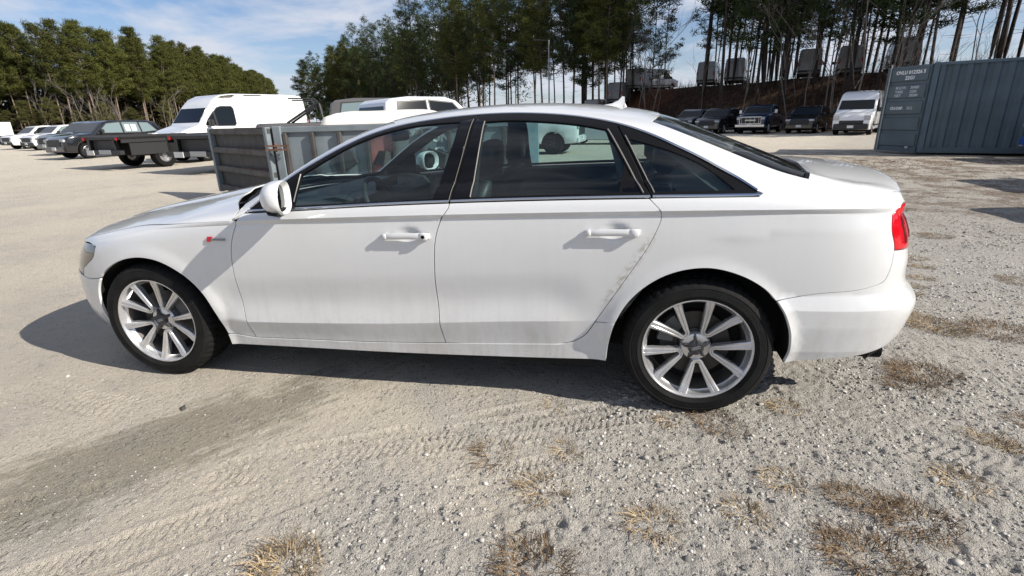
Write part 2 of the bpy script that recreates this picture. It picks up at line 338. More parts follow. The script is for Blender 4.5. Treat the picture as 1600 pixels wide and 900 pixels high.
def ground_mat():
    m = bpy.data.materials.new('gravel_ground'); m.use_nodes = True; nt = m.node_tree; b = nt.nodes['Principled BSDF']; N = nt.nodes.new; L = nt.links.new
    b.inputs['Roughness'].default_value = .95; b.inputs['Specular IOR Level'].default_value = .15
    t = N('ShaderNodeTexCoord'); P = t.outputs['Object']
    def noise(sc_, det=6, rough=.6, vec=None):
        n = N('ShaderNodeTexNoise'); n.inputs['Scale'].default_value = sc_; n.inputs['Detail'].default_value = det; n.inputs['Roughness'].default_value = rough; L(vec or P, n.inputs['Vector']); return n.outputs[0]
    def rmp(v, a, b_, c=0, d=1):
        n = N('ShaderNodeMapRange'); n.interpolation_type = 'SMOOTHSTEP'; n.inputs[1].default_value = a; n.inputs[2].default_value = b_; n.inputs[3].default_value = c; n.inputs[4].default_value = d; L(v, n.inputs[0]); return n.outputs[0]
    def mth(op, a, b_=0.):
        n = N('ShaderNodeMath'); n.operation = op
        for i, v in enumerate((a, b_)):
            if isinstance(v, (int, float)): n.inputs[i].default_value = v
            else: L(v, n.inputs[i])
        return n.outputs[0]
    def mix(f, a, b_, mode='MIX'):
        n = N('ShaderNodeMix'); n.data_type = 'RGBA'; n.blend_type = mode
        if isinstance(f, float): n.inputs[0].default_value = f
        else: L(f, n.inputs[0])
        for i, v in ((6, a), (7, b_)):
            if isinstance(v, tuple): n.inputs[i].default_value = (*v, 1)
            else: L(v, n.inputs[i])
        return n.outputs[2]
    s = N('ShaderNodeSeparateXYZ'); L(P, s.inputs[0]); X, Y, Z = s.outputs
    base = mix(rmp(noise(1.3, 8), .35, .65), (.59,.525,.435), (.50,.455,.39))
    base = mix(rmp(noise(.45, 5), .42, .62), base, (.62,.555,.455))
    # grey stone where the gravel is loose
    gm = mth('ADD', mth('ADD', mth('MULTIPLY', X, .28), mth('MULTIPLY', Y, -.12)), mth('MULTIPLY', noise(1.1, 7), 2.6)); gm = rmp(gm, 1.05, 1.95)
    base = mix(mth('MULTIPLY', gm, .75), base, (.49,.465,.43))
    # single stones: voronoi cells, each of its own grey
    hv = None
    for sc_, amt, hi_ in ((70, .85, .55), (150, .7, .5), (34, .6, .66), (260, .6, .5)):
        v = N('ShaderNodeTexVoronoi'); v.inputs['Scale'].default_value = sc_; L(P, v.inputs['Vector']); sv = N('ShaderNodeSeparateColor'); L(v.outputs['Color'], sv.inputs[0])
        msk = mth('MULTIPLY', rmp(sv.outputs[0], hi_, hi_+.05), rmp(v.outputs['Distance'], .45, .30)); stone = mix(sv.outputs[1], (.10,.10,.10), (.72,.69,.63))
        den = mth('ADD', .34, mth('MULTIPLY', gm, .66)); base = mix(mth('MULTIPLY', mth('MULTIPLY', msk, amt), den), base, stone); hh = mth('MULTIPLY', mth('MULTIPLY', msk, den), 60./sc_); hv = hh if hv is None else mth('ADD', hv, hh)
    # damp olive-grey patch in the foreground left, made by spilt water
    ax = mth('ADD', mth('MULTIPLY', mth('SUBTRACT', X, -.95), .57), mth('MULTIPLY', mth('SUBTRACT', Y, -1.55), .82)); ay = mth('SUBTRACT', mth('MULTIPLY', mth('SUBTRACT', Y, -1.55), .57), mth('MULTIPLY', mth('SUBTRACT', X, -.95), .82))
    d = mth('SQRT', mth('ADD', mth('POWER', mth('DIVIDE', ax, 1.05), 2.), mth('POWER', mth('DIVIDE', ay, .30), 2.))); d = mth('ADD', d, mth('MULTIPLY', mth('SUBTRACT', noise(3.2, 10, .72), .5), 1.6)); cst = N('ShaderNodeCombineXYZ'); L(mth('MULTIPLY', ax, 3.2), cst.inputs[0]); L(mth('MULTIPLY', ay, 22.), cst.inputs[1]); d = mth('ADD', d, mth('MULTIPLY', mth('SUBTRACT', noise(1., 8, .7, cst.outputs[0]), .5), 2.2))
    damp = rmp(d, 1.2, .55); base = mix(mth('MULTIPLY', damp, .62), base, (.20,.178,.13))
    base = mix(mth('MULTIPLY', rmp(noise(6, 8, .7), .55, .70), .4), base, (.27,.24,.19))
    base = mix(mth('MULTIPLY', rmp(noise(22, 6, .7), .56, .68), .35), base, (.58,.56,.50))
    base = mix(mth('MULTIPLY', rmp(noise(120, 4, .7), .54, .66), mth('ADD', .16, mth('MULTIPLY', gm, .30))), base, (.15,.14,.13))
    base = mix(mth('MULTIPLY', rmp(noise(75, 4, .7), .56, .68), mth('ADD', .15, mth('MULTIPLY', gm, .35))), base, (.70,.67,.61))
    # wheel-packed pale dust far out on the yard
    dist = rmp(Y, 4, 14); base = mix(mth('MULTIPLY', dist, .5), base, (.60,.54,.44))
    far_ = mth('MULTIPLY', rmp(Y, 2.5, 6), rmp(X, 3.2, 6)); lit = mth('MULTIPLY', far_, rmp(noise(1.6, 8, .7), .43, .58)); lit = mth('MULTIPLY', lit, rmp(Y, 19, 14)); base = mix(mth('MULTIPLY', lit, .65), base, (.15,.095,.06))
    # leaf litter and red clay on the bank and under the trees
    tb = mth('ADD', mth('MULTIPLY', X, .77), mth('MULTIPLY', Y, .64)); wood = rmp(mth('ADD', tb, mth('MULTIPLY', noise(.3), 3.)), 38.0, 39.5)
    clay = mth('MULTIPLY', rmp(mth('ADD', mth('SUBTRACT', mth('MULTIPLY', X, .64), mth('MULTIPLY', Y, .77)), mth('MULTIPLY', noise(.25), 10.)), -36, -44), rmp(noise(.12), .30, .45))
    litter = mix(rmp(noise(2.2, 8), .4, .65), (.030,.018,.012), (.085,.048,.030)); litter = mix(clay, litter, (.20,.075,.035)); base = mix(wood, base, litter)
    lf = rmp(mth('ADD', X, mth('MULTIPLY', noise(.1), 8.)), -72, -80); base = mix(lf, base, (.05,.038,.024))
    L(base, b.inputs['Base Color'])
    hb = mth('ADD', mth('ADD', mth('MULTIPLY', noise(55, 5, .7), .55), mth('MULTIPLY', noise(180, 3, .7), .6)), mth('ADD', mth('MULTIPLY', noise(14, 5, .65), .5), mth('MULTIPLY', hv, .42)))
    bp = N('ShaderNodeBump'); bp.inputs['Strength'].default_value = .95; bp.inputs['Distance'].default_value = .029; L(hb, bp.inputs['Height']); L(bp.outputs[0], b.inputs['Normal'])
    return m
ground.data.materials.append(ground_mat())
def gz(x, y): return float(terrain(np.array([x]), np.array([y]), False)[0])
def island_mat(name, c0, c1, rough=.9):
    m = bpy.data.materials.new(name); m.use_nodes = True; nt = m.node_tree; b = nt.nodes['Principled BSDF']; g = nt.nodes.new('ShaderNodeNewGeometry'); r = nt.nodes.new('ShaderNodeValToRGB')
    r.color_ramp.elements[0].color = (*c0, 1); r.color_ramp.elements[1].color = (*c1, 1); nt.links.new(g.outputs['Random Per Island'], r.inputs[0]); nt.links.new(r.outputs[0], b.inputs['Base Color']); b.inputs['Roughness'].default_value = rough; b.inputs['Specular IOR Level'].default_value = .2
    MAT[name] = m; return m
# loose stones lying on the ground
ico = np.array([(0,0,1),(.894,0,.447),(.276,.851,.447),(-.724,.526,.447),(-.724,-.526,.447),(.276,-.851,.447),(.724,.526,-.447),(-.276,.851,-.447),(-.894,0,-.447),(-.276,-.851,-.447),(.724,-.526,-.447),(0,0,-1)])
icf = np.array([(0,1,2),(0,2,3),(0,3,4),(0,4,5),(0,5,1),(1,6,2),(2,7,3),(3,8,4),(4,9,5),(5,10,1),(6,7,2),(7,8,3),(8,9,4),(9,10,5),(10,6,1)])
def pebbles(name, x, y, r, m):
    n = len(x); z = terrain(x, y); J = ico[None]*(1+.8*(rng.random((n, 12, 1))-.5)); S = r[:,None,None]*np.stack([.7+.6*rng.random(n), .7+.6*rng.random(n), .30+.35*rng.random(n)], 1)[:,None,:]
    a = rng.random(n)*6.28; ca, sa = np.cos(a)[:,None], np.sin(a)[:,None]; J = J*S; X = J[...,0]*ca-J[...,1]*sa; Y = J[...,0]*sa+J[...,1]*ca; V = np.stack([X+x[:,None], Y+y[:,None], J[...,2]+(z+r*.25)[:,None]], -1)
    F = icf[None]+(np.arange(n)*12)[:,None,None]; o = big(name, V.reshape(-1, 3), F.reshape(-1, 3), m); o['kind'] = 'stuff'; return o
nP = 190000; px_ = rng.uniform(-3.2, 5.5, nP); py_ = -2.6+7.5*rng.random(nP)**1.7; keep = rng.random(nP) < (.10+.90*gravel_mask(px_, py_))*np.clip(.35+2.2*(vn(px_, py_, 3.1, 41)+.5*vn(px_, py_, 8.3, 42)+.12), .04, 1.4)*np.clip(1.5-(py_+2.6)/7, .2, 1); px_, py_ = px_[keep], py_[keep]
keep = ~((np.abs(px_) < 2.2) & (np.abs(py_) < .72)); px_, py_ = px_[keep], py_[keep]
gmk_ = gravel_mask(px_, py_); rr_ = .0016+(.003+.0045*gmk_)*rng.random(len(px_))**3.5+.011*(rng.random(len(px_)) < .001+.010*gmk_)*rng.random(len(px_)); rr_ *= .85*(1+.10*(py_+2.6))
STONE = island_mat('stone_chips', (.13,.125,.12), (.60,.57,.52)); tag(pebbles('gravel_stones', px_, py_, rr_, STONE), 'loose grey and white gravel stones strewn over the yard', 'gravel')
for i, (x, y, r, l) in enumerate([(-1.08,-1.235,.020,'dark stone lying alone on the damp dirt, left foreground'), (-2.06,-1.02,.013,'pale stone lying left of the damp patch on the dust'), (1.75,-1.93,.020,'whitish stone at the bottom edge beside the coarse gravel'), (.30,-1.42,.012,'small pale stone between the tyre tracks, middle foreground')]):
    o = pebbles('stone', np.array([x]), np.array([y]), np.array([r]), mat('stone_%s' % ('dark' if i == 0 else 'pale'), (.06,.055,.05) if i == 0 else (.5,.48,.44), .9)); o['kind'] = 'thing'; tag(o, l, 'stone')
# dry straw: blades are thin bent strips
def blades(n, spread, length, lift, w=.0017, flat=.3):
    a = rng.random(n)*6.283; r = spread*np.sqrt(rng.random(n)); bx, by = r*np.cos(a), r*np.sin(a); d = a+rng.normal(0, .9, n); L_ = length*(.35+.65*rng.random(n)); el = lift*rng.random(n)
    P = []; x, y, z = bx.copy(), by.copy(), np.zeros(n); e = el.copy()
    for k in range(4):
        P.append((x.copy(), y.copy(), z.copy())); st = L_/3; x = x+np.cos(d)*np.cos(e)*st; y = y+np.sin(d)*np.cos(e)*st; z = np.maximum(z+np.sin(e)*st, .001+.004*rng.random(n)); e = e-rng.uniform(.2, .9, n)*lift; d = d+rng.normal(0, .25, n)
    V = []
    for k, (x, y, z) in enumerate(P):
        ww = w*(1-.28*k); V += [np.stack([x-np.sin(d)*ww, y+np.cos(d)*ww, z], 1), np.stack([x+np.sin(d)*ww, y-np.cos(d)*ww, z+.0006], 1)]
    V = np.stack(V, 1); F = np.array([(0,1,3,2),(2,3,5,4),(4,5,7,6)])[None]+(np.arange(n)*8)[:,None,None]
    return V.reshape(-1, 3), F.reshape(-1, 4)
STRAW = island_mat('dry_straw', (.06,.032,.016), (.58,.44,.26)); STRAWD = island_mat('dead_weed', (.035,.020,.012), (.30,.20,.11))
TUFTS = [(.04,-2.04,.115,.11,1.0,'thick brown clump of dead grass in front, near the bottom edge left of centre'), (.82,-1.55,.10,.09,.5,'sparse flattened tuft of straw above the big lug print in the foreground'), (.58,-1.37,.10,.08,.35,'faint pale straw patch left of the chevron tyre print'), (.89,-1.29,.07,.08,.45,'thin reddish straw tuft right of the pale straw patch'), (.85,-1.93,.13,.12,.75,'dark brown dead tuft on the lug print at the bottom edge, middle'),
 (1.23,-1.67,.09,.10,.55,'low straw tuft between the lug print and the coarse gravel'), (1.56,-1.57,.075,.09,.7,'upright straw tuft standing in coarse grey gravel'), (1.57,-.97,.15,.09,.7,'wide straw tuft just below the rear tyre'), (1.36,-.99,.05,.07,.5,'few stalks left of the rear tyre contact patch'), (1.92,-.80,.08,.08,.5,'small tuft right of the wide straw tuft below the rear tyre'), (2.73,-.34,.17,.10,1.0,'large matted clump of dead weed behind the rear bumper'), (2.60,-.50,.13,.09,.7,'matted weed joined below the large clump behind the bumper'),
 (3.14,.39,.22,.12,1.0,'broad brown weed patch right of the exhaust'), (3.50,.32,.20,.10,.8,'weed patch at the right end of the broad brown patch'), (2.70,-.98,.10,.09,.9,'dark straw clump at the right edge, lower right'), (2.0,-1.44,.13,.10,.8,'long matted straw streak in lower right gravel'), (2.13,-1.52,.13,.10,.8,'matted straw right of the long streak, lower right'), (1.90,-1.72,.14,.11,.9,'dark dead tuft at the bottom edge on the lower right'), (2.40,-1.27,.09,.09,.55,'pale straw strands across the tyre print, right'), (.81,-.93,.07,.06,.3,'faint stalks on the dust under the rear door'),
 (2.25,-.13,.09,.07,.4,'faint brown tuft under the rear bumper corner'), (3.31,1.03,.09,.07,.7,'small brown tuft right of the rear bumper, lower of the row'), (3.89,2.14,.10,.07,.7,'small brown tuft right of the tail light, highest of the row'), (3.80,1.85,.09,.07,.7,'small brown tuft right of the tail light, second from the top'), (3.62,1.48,.09,.07,.7,'small brown tuft right of the bumper, third from the top'), (3.45,1.25,.08,.07,.6,'small brown tuft right of the bumper, fourth from the top'), (4.31,1.49,.14,.08,.6,'straw tuft at the right edge level with the bumper'), (2.95,-.80,.10,.08,.5,'straw tuft at the right edge above the tyre print'),
 (1.75,-1.36,.08,.08,.5,'thin brown stalks lying across the gravel left of the long straw streak'), (4.6,3.2,.16,.09,.6,'brown weed tuft on the far gravel below the tree shade, right'), (5.1,5.0,.2,.1,.6,'brown weed tuft between the two long shadows at the right')]
for x, y, sp, ln, dn, lab in TUFTS:
    n_ = int(260*dn*(sp/.1)**1.3); V, F = blades(n_, sp, ln*1.05, 1.05 if dn > .6 else .6); xs = .55+.5*rng.random(); V[:,1] *= xs
    th = rng.normal(-.45, .35) if x > .5 else rng.random()*3; V[:,:2] = V[:,:2] @ np.array([[math.cos(th), math.sin(th)], [-math.sin(th), math.cos(th)]])
    o = big('grass_tuft', V, F, STRAW if rng.random() < .5 or sp < .1 else STRAWD); o.location = (x, y, gz(x, y)+.002); tag(o, lab, 'dead grass', 'tufts of dead grass on the gravel')
# straw and leaf litter too fine to count
n_ = 26000; V, F = blades(n_, .01, .05, .35, .0024); cx = rng.uniform(-2.6, 11, n_); cy = rng.uniform(-2.5, 13, n_); k = (vn(cx, cy, .7, 31)+.8*vn(cx, cy, 2.4, 32)+.06*(cx-2.5) > .10) & ~((np.abs(cx) < 2.3) & (np.abs(cy) < 1.0)) & (rng.random(n_) < np.clip(.15+(cx+1)*.25, .03, 1))
V = V.reshape(n_, 8, 3)[k]; sc_n = (1+.16*np.maximum(cy[k], 0))[:,None,None]; V = V*sc_n; V[:,:,0] += cx[k][:,None]; V[:,:,1] += cy[k][:,None]; V[:,:,2] += terrain(cx[k], cy[k])[:,None]; F = np.array([(0,1,3,2),(2,3,5,4),(4,5,7,6)])[None]+(np.arange(k.sum())*8)[:,None,None]
tag(big('straw_litter', V.reshape(-1, 3), F.reshape(-1, 4), STRAWD), 'fine brown straw and leaf litter scattered over the right side of the yard', 'litter', kind='stuff')
# ================================================================ the white saloon
BF = lambda x, y, z: body(x, y, z)
Z0 = .55
def curve(pts, step=.02, smooth=True):
    p = np.array(pts, float)
    if len(p) < 3 or not smooth:
        out = [p[:1]]
        for a, b in zip(p[:-1], p[1:]):
            n = max(1, int(np.ceil(np.hypot(*(b-a))/step))); t = np.linspace(0, 1, n+1)[1:, None]; out.append(a+(b-a)*t)
        return np.vstack(out)
    d = np.r_[0, np.cumsum(np.hypot(*np.diff(p, axis=0).T))]; n = max(2, int(np.ceil(d[-1]/step))); t = np.linspace(0, d[-1], n+1)
    t = np.unique(np.r_[t, d]) if n < 6 else t
    return np.stack([herm(d, p[:,0], t), herm(d, p[:,1], t)], 1)
def rayS(u):
    ux = np.clip(u, -1.7, 1.75); th = np.where(u < -1.7, (-u-1.7)/.8, np.where(u > 1.75, (u-1.75)/.8, 0))
    return ux, np.where(u < -1.7, -np.sin(th), np.sin(th)), -np.cos(th)
def surf(u, v, ch):
    u = np.asarray(u, float); v = np.asarray(v, float)
    if ch == 'S': ox, dx, dy = rayS(u); oz = v; dz = np.zeros_like(v); lo, hi = .25, 1.3
    else: ox = u; dx = np.zeros_like(u); dy = -np.cos(v); dz = np.sin(v); oz = np.full_like(u, Z0); lo, hi = .12, 1.3
    a = np.full(u.shape, lo); b = np.full(u.shape, hi)
    for _ in range(22):
        m_ = (a+b)/2; f = BF(ox+dx*m_, dy*m_, oz+dz*m_); a = np.where(f < 0, m_, a); b = np.where(f < 0, b, m_)
    m_ = (a+b)/2
    return np.stack([ox+dx*m_, dy*m_, oz+dz*m_], -1)
def toP(P3): return np.stack([P3[:,0], np.arctan2(P3[:,2]-Z0, -P3[:,1])], 1)
def toS(P3):
    x, y, z = P3.T
    return np.stack([np.where(x < -1.7, -1.7-.8*np.arctan2(-(x+1.7), -y), np.where(x > 1.75, 1.75+.8*np.arctan2(x-1.75, -y), x)), z], 1)
def S2P(c): c = np.asarray(c, float); return toP(surf(c[:,0], c[:,1], 'S'))
def P2S(c): c = np.asarray(c, float); return toS(surf(c[:,0], c[:,1], 'P'))
def area2(p): return .5*np.sum(p[:,0]*np.roll(p[:,1], -1)-np.roll(p[:,0], -1)*p[:,1])
def inside(pts, poly):
    x, y = pts.T; c = np.zeros(len(pts), bool); a = poly; b = np.roll(poly, -1, 0)
    for (x0, y0), (x1, y1) in zip(a, b):
        if y0 == y1: continue
        k = ((y0 > y) != (y1 > y)) & (x < (x1-x0)*(y-y0)/(y1-y0)+x0); c ^= k
    return c
def clean(p, eps=1e-4):
    p = np.asarray(p, float); k = [0]
    for i in range(1, len(p)):
        if np.hypot(*(p[i]-p[k[-1]])) > eps: k.append(i)
    if np.hypot(*(p[k[-1]]-p[0])) < eps: k.pop()
    return p[k]
def inset(p, g):
    if area2(p) < 0: p = p[::-1]
    e = np.roll(p, -1, 0)-p; e /= np.linalg.norm(e, axis=1)[:,None]; n = np.stack([-e[:,1], e[:,0]], 1)   # inward
    m_ = n+np.roll(n, 1, 0); m_ /= np.maximum(np.linalg.norm(m_, axis=1), .3)[:,None]
    c = np.clip(np.sum(m_*n, 1), .4, 1)
    return p+m_*(g/c)[:,None], -m_
def panel(name, segs, ch, m, parent, off=0., gap=.0033, h=.03, rim=.012, holes=(), both=False, full=False, bev=.0016, feats=()):
    """cuts one panel out of the body surface along chart curves; returns object(s)"""
    sc_ = np.array([1., .8 if ch == 'P' else 1.])
    loops = []
    poly = clean(np.vstack(segs))*sc_
    if full:   # mirror across the centre line of the P chart (v -> pi - v) or of the S chart
        c2 = math.pi*sc_[1] if ch == 'P' else None
        if ch == 'P': q = poly[::-1].copy(); q[:,1] = c2-q[:,1]
        poly = clean(np.vstack([poly, q]))
    loops.append(inset(poly, gap))
    for hsegs in holes: 
        hp = clean(np.vstack(hsegs))*sc_
        a, o_ = inset(hp, -gap); loops.append((a[::-1], -o_[::-1]))
    V2 = np.vstack([l[0] for l in loops]); E = []; b = 0
    for l in loops: n = len(l[0]); E += [(b+i, b+(i+1)%n) for i in range(n)]; b += n
    lo, hi = loops[0][0].min(0), loops[0][0].max(0)
    gx = np.arange(lo[0], hi[0], h); gy = np.arange(lo[1], hi[1], h*.866)
    G = np.stack(np.meshgrid(gx, gy), -1); G[1::2,:,0] += h/2; G = G.reshape(-1, 2)
    k = inside(G, loops[0][0])
    for l in loops[1:]: k &= ~inside(G, l[0])
    G = G[k]
    if len(G):
        B = V2; 
        dmin = np.full(len(G), 9.)
        for i in range(0, len(B), 400): dmin = np.minimum(dmin, np.sqrt(((G[:,None,:]-B[None,i:i+400,:])**2).sum(-1)).min(1))
        G = G[dmin > h*.55]
    FP = []
    if len(feats):
        bnd = np.vstack([l[0] for l in loops]); nF = 0
        for f_ in feats:
            f_ = np.asarray(f_, float)*sc_; k = inside(f_, loops[0][0])
            for l in loops[1:]: k &= ~inside(f_, l[0])
            k &= np.array([np.sqrt(((p-bnd)**2).sum(1)).min() > .0025 for p in f_]) if len(f_) else k
            ids = np.where(k)[0]; s0 = len(V2)+nF
            for q, (i, j) in enumerate(zip(ids[:-1], ids[1:])):
                if j == i+1: E.append((s0+q, s0+q+1))
            FP.append(f_[k]); nF += len(ids)
        FA = np.vstack(FP)
        if len(G) and len(FA):
            dm = np.concatenate([np.sqrt(((G[i:i+500,None,:]-FA[None])**2).sum(-1)).min(1) for i in range(0, len(G), 500)]); G = G[dm > h*.4]
        V2 = np.vstack([V2, FA])
    nb = len(V2); allp = np.vstack([V2, G])
    co, ed, fa, ov, oe, of = delaunay_2d_cdt([Vector(p) for p in allp.tolist()], E, [], 0, 1e-6)
    co = np.array([tuple(c) for c in co]); fa = np.array([tuple(f) for f in fa]); ce = co[fa].mean(1)
    k = inside(ce, loops[0][0])
    for l in loops[1:]: k &= ~inside(ce, l[0])
    fa = fa[k]
    imap = {}
    for i, o_ in enumerate(ov):
        for j in o_: imap[j] = i
    P = surf(co[:,0]/sc_[0], co[:,1]/sc_[1], ch); nr = grad(BF, P[:,0], P[:,1], P[:,2]); P = P+nr*off
    F = [tuple(int(i) for i in f) for f in fa]
    a, b_, c = P[F[0][0]], P[F[0][1]], P[F[0][2]]
    fl = np.mean([np.dot(np.cross(P[f[1]]-P[f[0]], P[f[2]]-P[f[0]]), nr[f[0]]) for f in F[:60]]) < 0
    if fl: F = [f[::-1] for f in F]
    V = [P]; NN = [nr]; nv = len(P)
    if rim:
        b = 0
        for L_, O_ in loops:
            n = len(L_); ids = [imap[b+i] for i in range(n)]; b += n
            Q = surf((L_+O_*.004)[:,0]/sc_[0], (L_+O_*.004)[:,1]/sc_[1], ch); P0 = P[ids]-nr[ids]*off; o3 = Q-P0; o3 -= nr[ids]*np.sum(o3*nr[ids], 1)[:,None]; o3 /= np.maximum(np.linalg.norm(o3, axis=1), 1e-9)[:,None]
            A = P[ids]; n0 = nr[ids]; B1 = A+o3*bev-n0*bev; B2 = B1-n0*rim; nm = n0*.6+o3*.8
            V += [A, B1, B1, B2]; NN += [n0, nm, o3, o3]; s0 = nv; nv += 4*n
            for r_ in (0, 2):
                for i in range(n):
                    j = (i+1)%n; q = (s0+r_*n+i, s0+r_*n+j, s0+(r_+1)*n+j, s0+(r_+1)*n+i)
                    va = np.vstack(V) if False else None
                    F.append(q)
    V = np.vstack(V); NN = np.vstack(NN); NN /= np.linalg.norm(NN, axis=1)[:,None]
    F2 = []
    for f in F:
        if len(f) == 4:
            g_ = np.cross(V[f[1]]-V[f[0]], V[f[2]]-V[f[0]])
            if np.dot(g_, NN[f[0]]+NN[f[2]]) < 0: f = f[::-1]
        F2.append(f)
    o1 = mk(name, V, F2, m, parent, True, NN)
    if both:
        par2 = parent if not isinstance(both, bpy.types.Object) else both
        V2_ = V*[1, -1, 1]; N2_ = NN*[1, -1, 1]
        o2 = mk(name, V2_, [f[::-1] for f in F2], m, par2, True, N2_)
        return o1, o2
    return o1
def ribbon(name, c, ch, w, hgt, m, parent, base=0., both=False, n_side=1):
    """raised strip of width w along a chart curve"""
    c = np.asarray(c, float); P = surf(c[:,0], c[:,1], ch); nr = grad(BF, P[:,0], P[:,1], P[:,2]); T = np.gradient(P, axis=0); T /= np.linalg.norm(T, axis=1)[:,None]; s_ = np.cross(nr, T)
    prof = [(-.5, -.004), (-.5, hgt*.6), (-.3, hgt), (.3, hgt), (.5, hgt*.6), (.5, -.004)]
    V = []; k = len(prof)
    for a, b in prof: V.append(P+s_*(w*a)+nr*(b+base))
    V = np.stack(V, 1).reshape(-1, 3); F = []; n = len(P)
    for i in range(n-1):
        for j in range(k-1): F.append((i*k+j, i*k+j+1, (i+1)*k+j+1, (i+1)*k+j))
    F += [tuple(range(k)), tuple(range((n-1)*k, n*k))]
    def go(V, F, par):
        mb = MB(); mb.add(V, F); return mb.obj(name, m, par, smooth=35)
    o = go(V, F, parent)
    if both: go(V*[1,-1,1], F, both if isinstance(both, bpy.types.Object) else parent)
    return o

# ---- materials
def paint_mat():
    m = mat('white_car_paint', (.64,.645,.65), rough=.30, coat=1); nt = m.node_tree; b = nt.nodes['Principled BSDF']; N = nt.nodes.new; L = nt.links.new
    b.inputs['Coat Roughness'].default_value = .06
    t = N('ShaderNodeTexCoord'); mp = N('ShaderNodeMapping'); mp.inputs['Scale'].default_value = (26, 26, 1.6); L(t.outputs['Object'], mp.inputs[0])
    n1 = N('ShaderNodeTexNoise'); n1.inputs['Scale'].default_value = 1.2; n1.inputs['Detail'].default_value = 5; L(mp.outputs[0], n1.inputs['Vector'])
    n2 = N('ShaderNodeTexNoise'); n2.inputs['Scale'].default_value = 3.0; n2.inputs['Detail'].default_value = 8; n2.inputs['Roughness'].default_value = .65; L(t.outputs['Object'], n2.inputs['Vector'])
    n3 = N('ShaderNodeTexNoise'); n3.inputs['Scale'].default_value = 60; n3.inputs['Detail'].default_value = 3; L(t.outputs['Object'], n3.inputs['Vector'])
    s = N('ShaderNodeSeparateXYZ'); L(t.outputs['Object'], s.inputs[0])
    hz = N('ShaderNodeMapRange'); hz.inputs[1].default_value = .75; hz.inputs[2].default_value = .2; L(s.outputs[2], hz.inputs[0])
    def math_(op, a, b_=None):
        n = N('ShaderNodeMath'); n.operation = op
        for i, v in enumerate((a, b_)):
            if v is None: continue
            if isinstance(v, (int, float)): n.inputs[i].default_value = v
            else: L(v, n.inputs[i])
        return n.outputs[0]
    r1 = N('ShaderNodeMapRange'); r1.inputs[1].default_value = .45; r1.inputs[2].default_value = .75; L(n1.outputs[0], r1.inputs[0])
    r2 = N('ShaderNodeMapRange'); r2.inputs[1].default_value = .42; r2.inputs[2].default_value = .78; L(n2.outputs[0], r2.inputs[0])
    r3 = N('ShaderNodeMapRange'); r3.inputs[1].default_value = .60; r3.inputs[2].default_value = .75; L(n3.outputs[0], r3.inputs[0])
    low_ = math_('POWER', hz.outputs[0], 1.6)
    dirt = math_('MULTIPLY', math_('ADD', math_('MULTIPLY', r1.outputs[0], .22), math_('MULTIPLY', r2.outputs[0], .30)), math_('ADD', .14, math_('MULTIPLY', low_, 1.25)))
    dirt = math_('ADD', dirt, math_('MULTIPLY', math_('MULTIPLY', r3.outputs[0], low_), .34))
    # mud smears by the rear edge of the rear door: a soft-edged line from (1.22,.84) to (1.05,.54)
    dx = math_('SUBTRACT', s.outputs[0], math_('ADD', 1.225, math_('MULTIPLY', math_('SUBTRACT', s.outputs[2], .843), .62)))
    line = N('ShaderNodeMapRange'); line.inputs[1].default_value = .035; line.inputs[2].default_value = .0; L(math_('ABSOLUTE', math_('ADD', dx, .012)), line.inputs[0])
    zr = N('ShaderNodeMapRange'); zr.inputs[1].default_value = .50; zr.inputs[2].default_value = .60; L(s.outputs[2], zr.inputs[0])
    zr2 = N('ShaderNodeMapRange'); zr2.inputs[1].default_value = .91; zr2.inputs[2].default_value = .82; L(s.outputs[2], zr2.inputs[0])
    n4 = N('ShaderNodeTexNoise'); n4.inputs['Scale'].default_value = 45; n4.inputs['Detail'].default_value = 6; L(t.outputs['Object'], n4.inputs['Vector'])
    r4 = N('ShaderNodeMapRange'); r4.inputs[1].default_value = .42; r4.inputs[2].default_value = .62; L(n4.outputs[0], r4.inputs[0])
    smear = math_('MULTIPLY', math_('MULTIPLY', line.outputs[0], r4.outputs[0]), math_('MULTIPLY', zr.outputs[0], zr2.outputs[0]))
    dirt = math_('MINIMUM', math_('ADD', dirt, math_('MULTIPLY', smear, .75)), .9)
    mx = N('ShaderNodeMix'); mx.data_type = 'RGBA'; L(dirt, mx.inputs[0]); mx.inputs[6].default_value = (.64,.645,.65,1); mx.inputs[7].default_value = (.30,.26,.21,1); L(mx.outputs[2], b.inputs['Base Color'])
    L(math_('ADD', .30, math_('MULTIPLY', dirt, .6)), b.inputs['Roughness']); L(math_('SUBTRACT', 1, math_('MULTIPLY', dirt, 1.1)), b.inputs['Coat Weight'])
    L(math_('ADD', .05, math_('MULTIPLY', dirt, .35)), b.inputs['Coat Roughness'])
    return m
PAINT = paint_mat()
BLK = mat('black_trim', (.006,.006,.007), .5, spec=.12); GBLK = mat('gloss_black_trim', (.003,.003,.005), .08, spec=.22)
DARK = mat('dark_cavity', (.006,.006,.006), .9); RUB = mat('tyre_rubber', (.0095,.0095,.0095), .8, spec=.2, noise=.35, nscale=14, bump=.15, bscale=120)
CHR = mat('satin_chrome', (.62,.65,.70), .18, 1); CHR2 = mat('brushed_seal', (.26,.25,.23), .45, .4)
ALU = mat('alloy_silver', (.66,.66,.67), .22, .75, noise=.12, nscale=9); ALUD = mat('alloy_dark', (.13,.125,.12), .5, .5, noise=.25, nscale=12)
CAPM = mat('cap_grey', (.035,.035,.038), .45); STEEL = mat('brake_steel', (.07,.065,.06), .5, .7)
INT = mat('interior_plastic', (.026,.029,.032), .6); LEA = mat('seat_leather', (.018,.019,.022), .5); INTL = mat('interior_lighter', (.025,.027,.03), .6); HEAD = mat('headliner', (.10,.11,.11), .9)
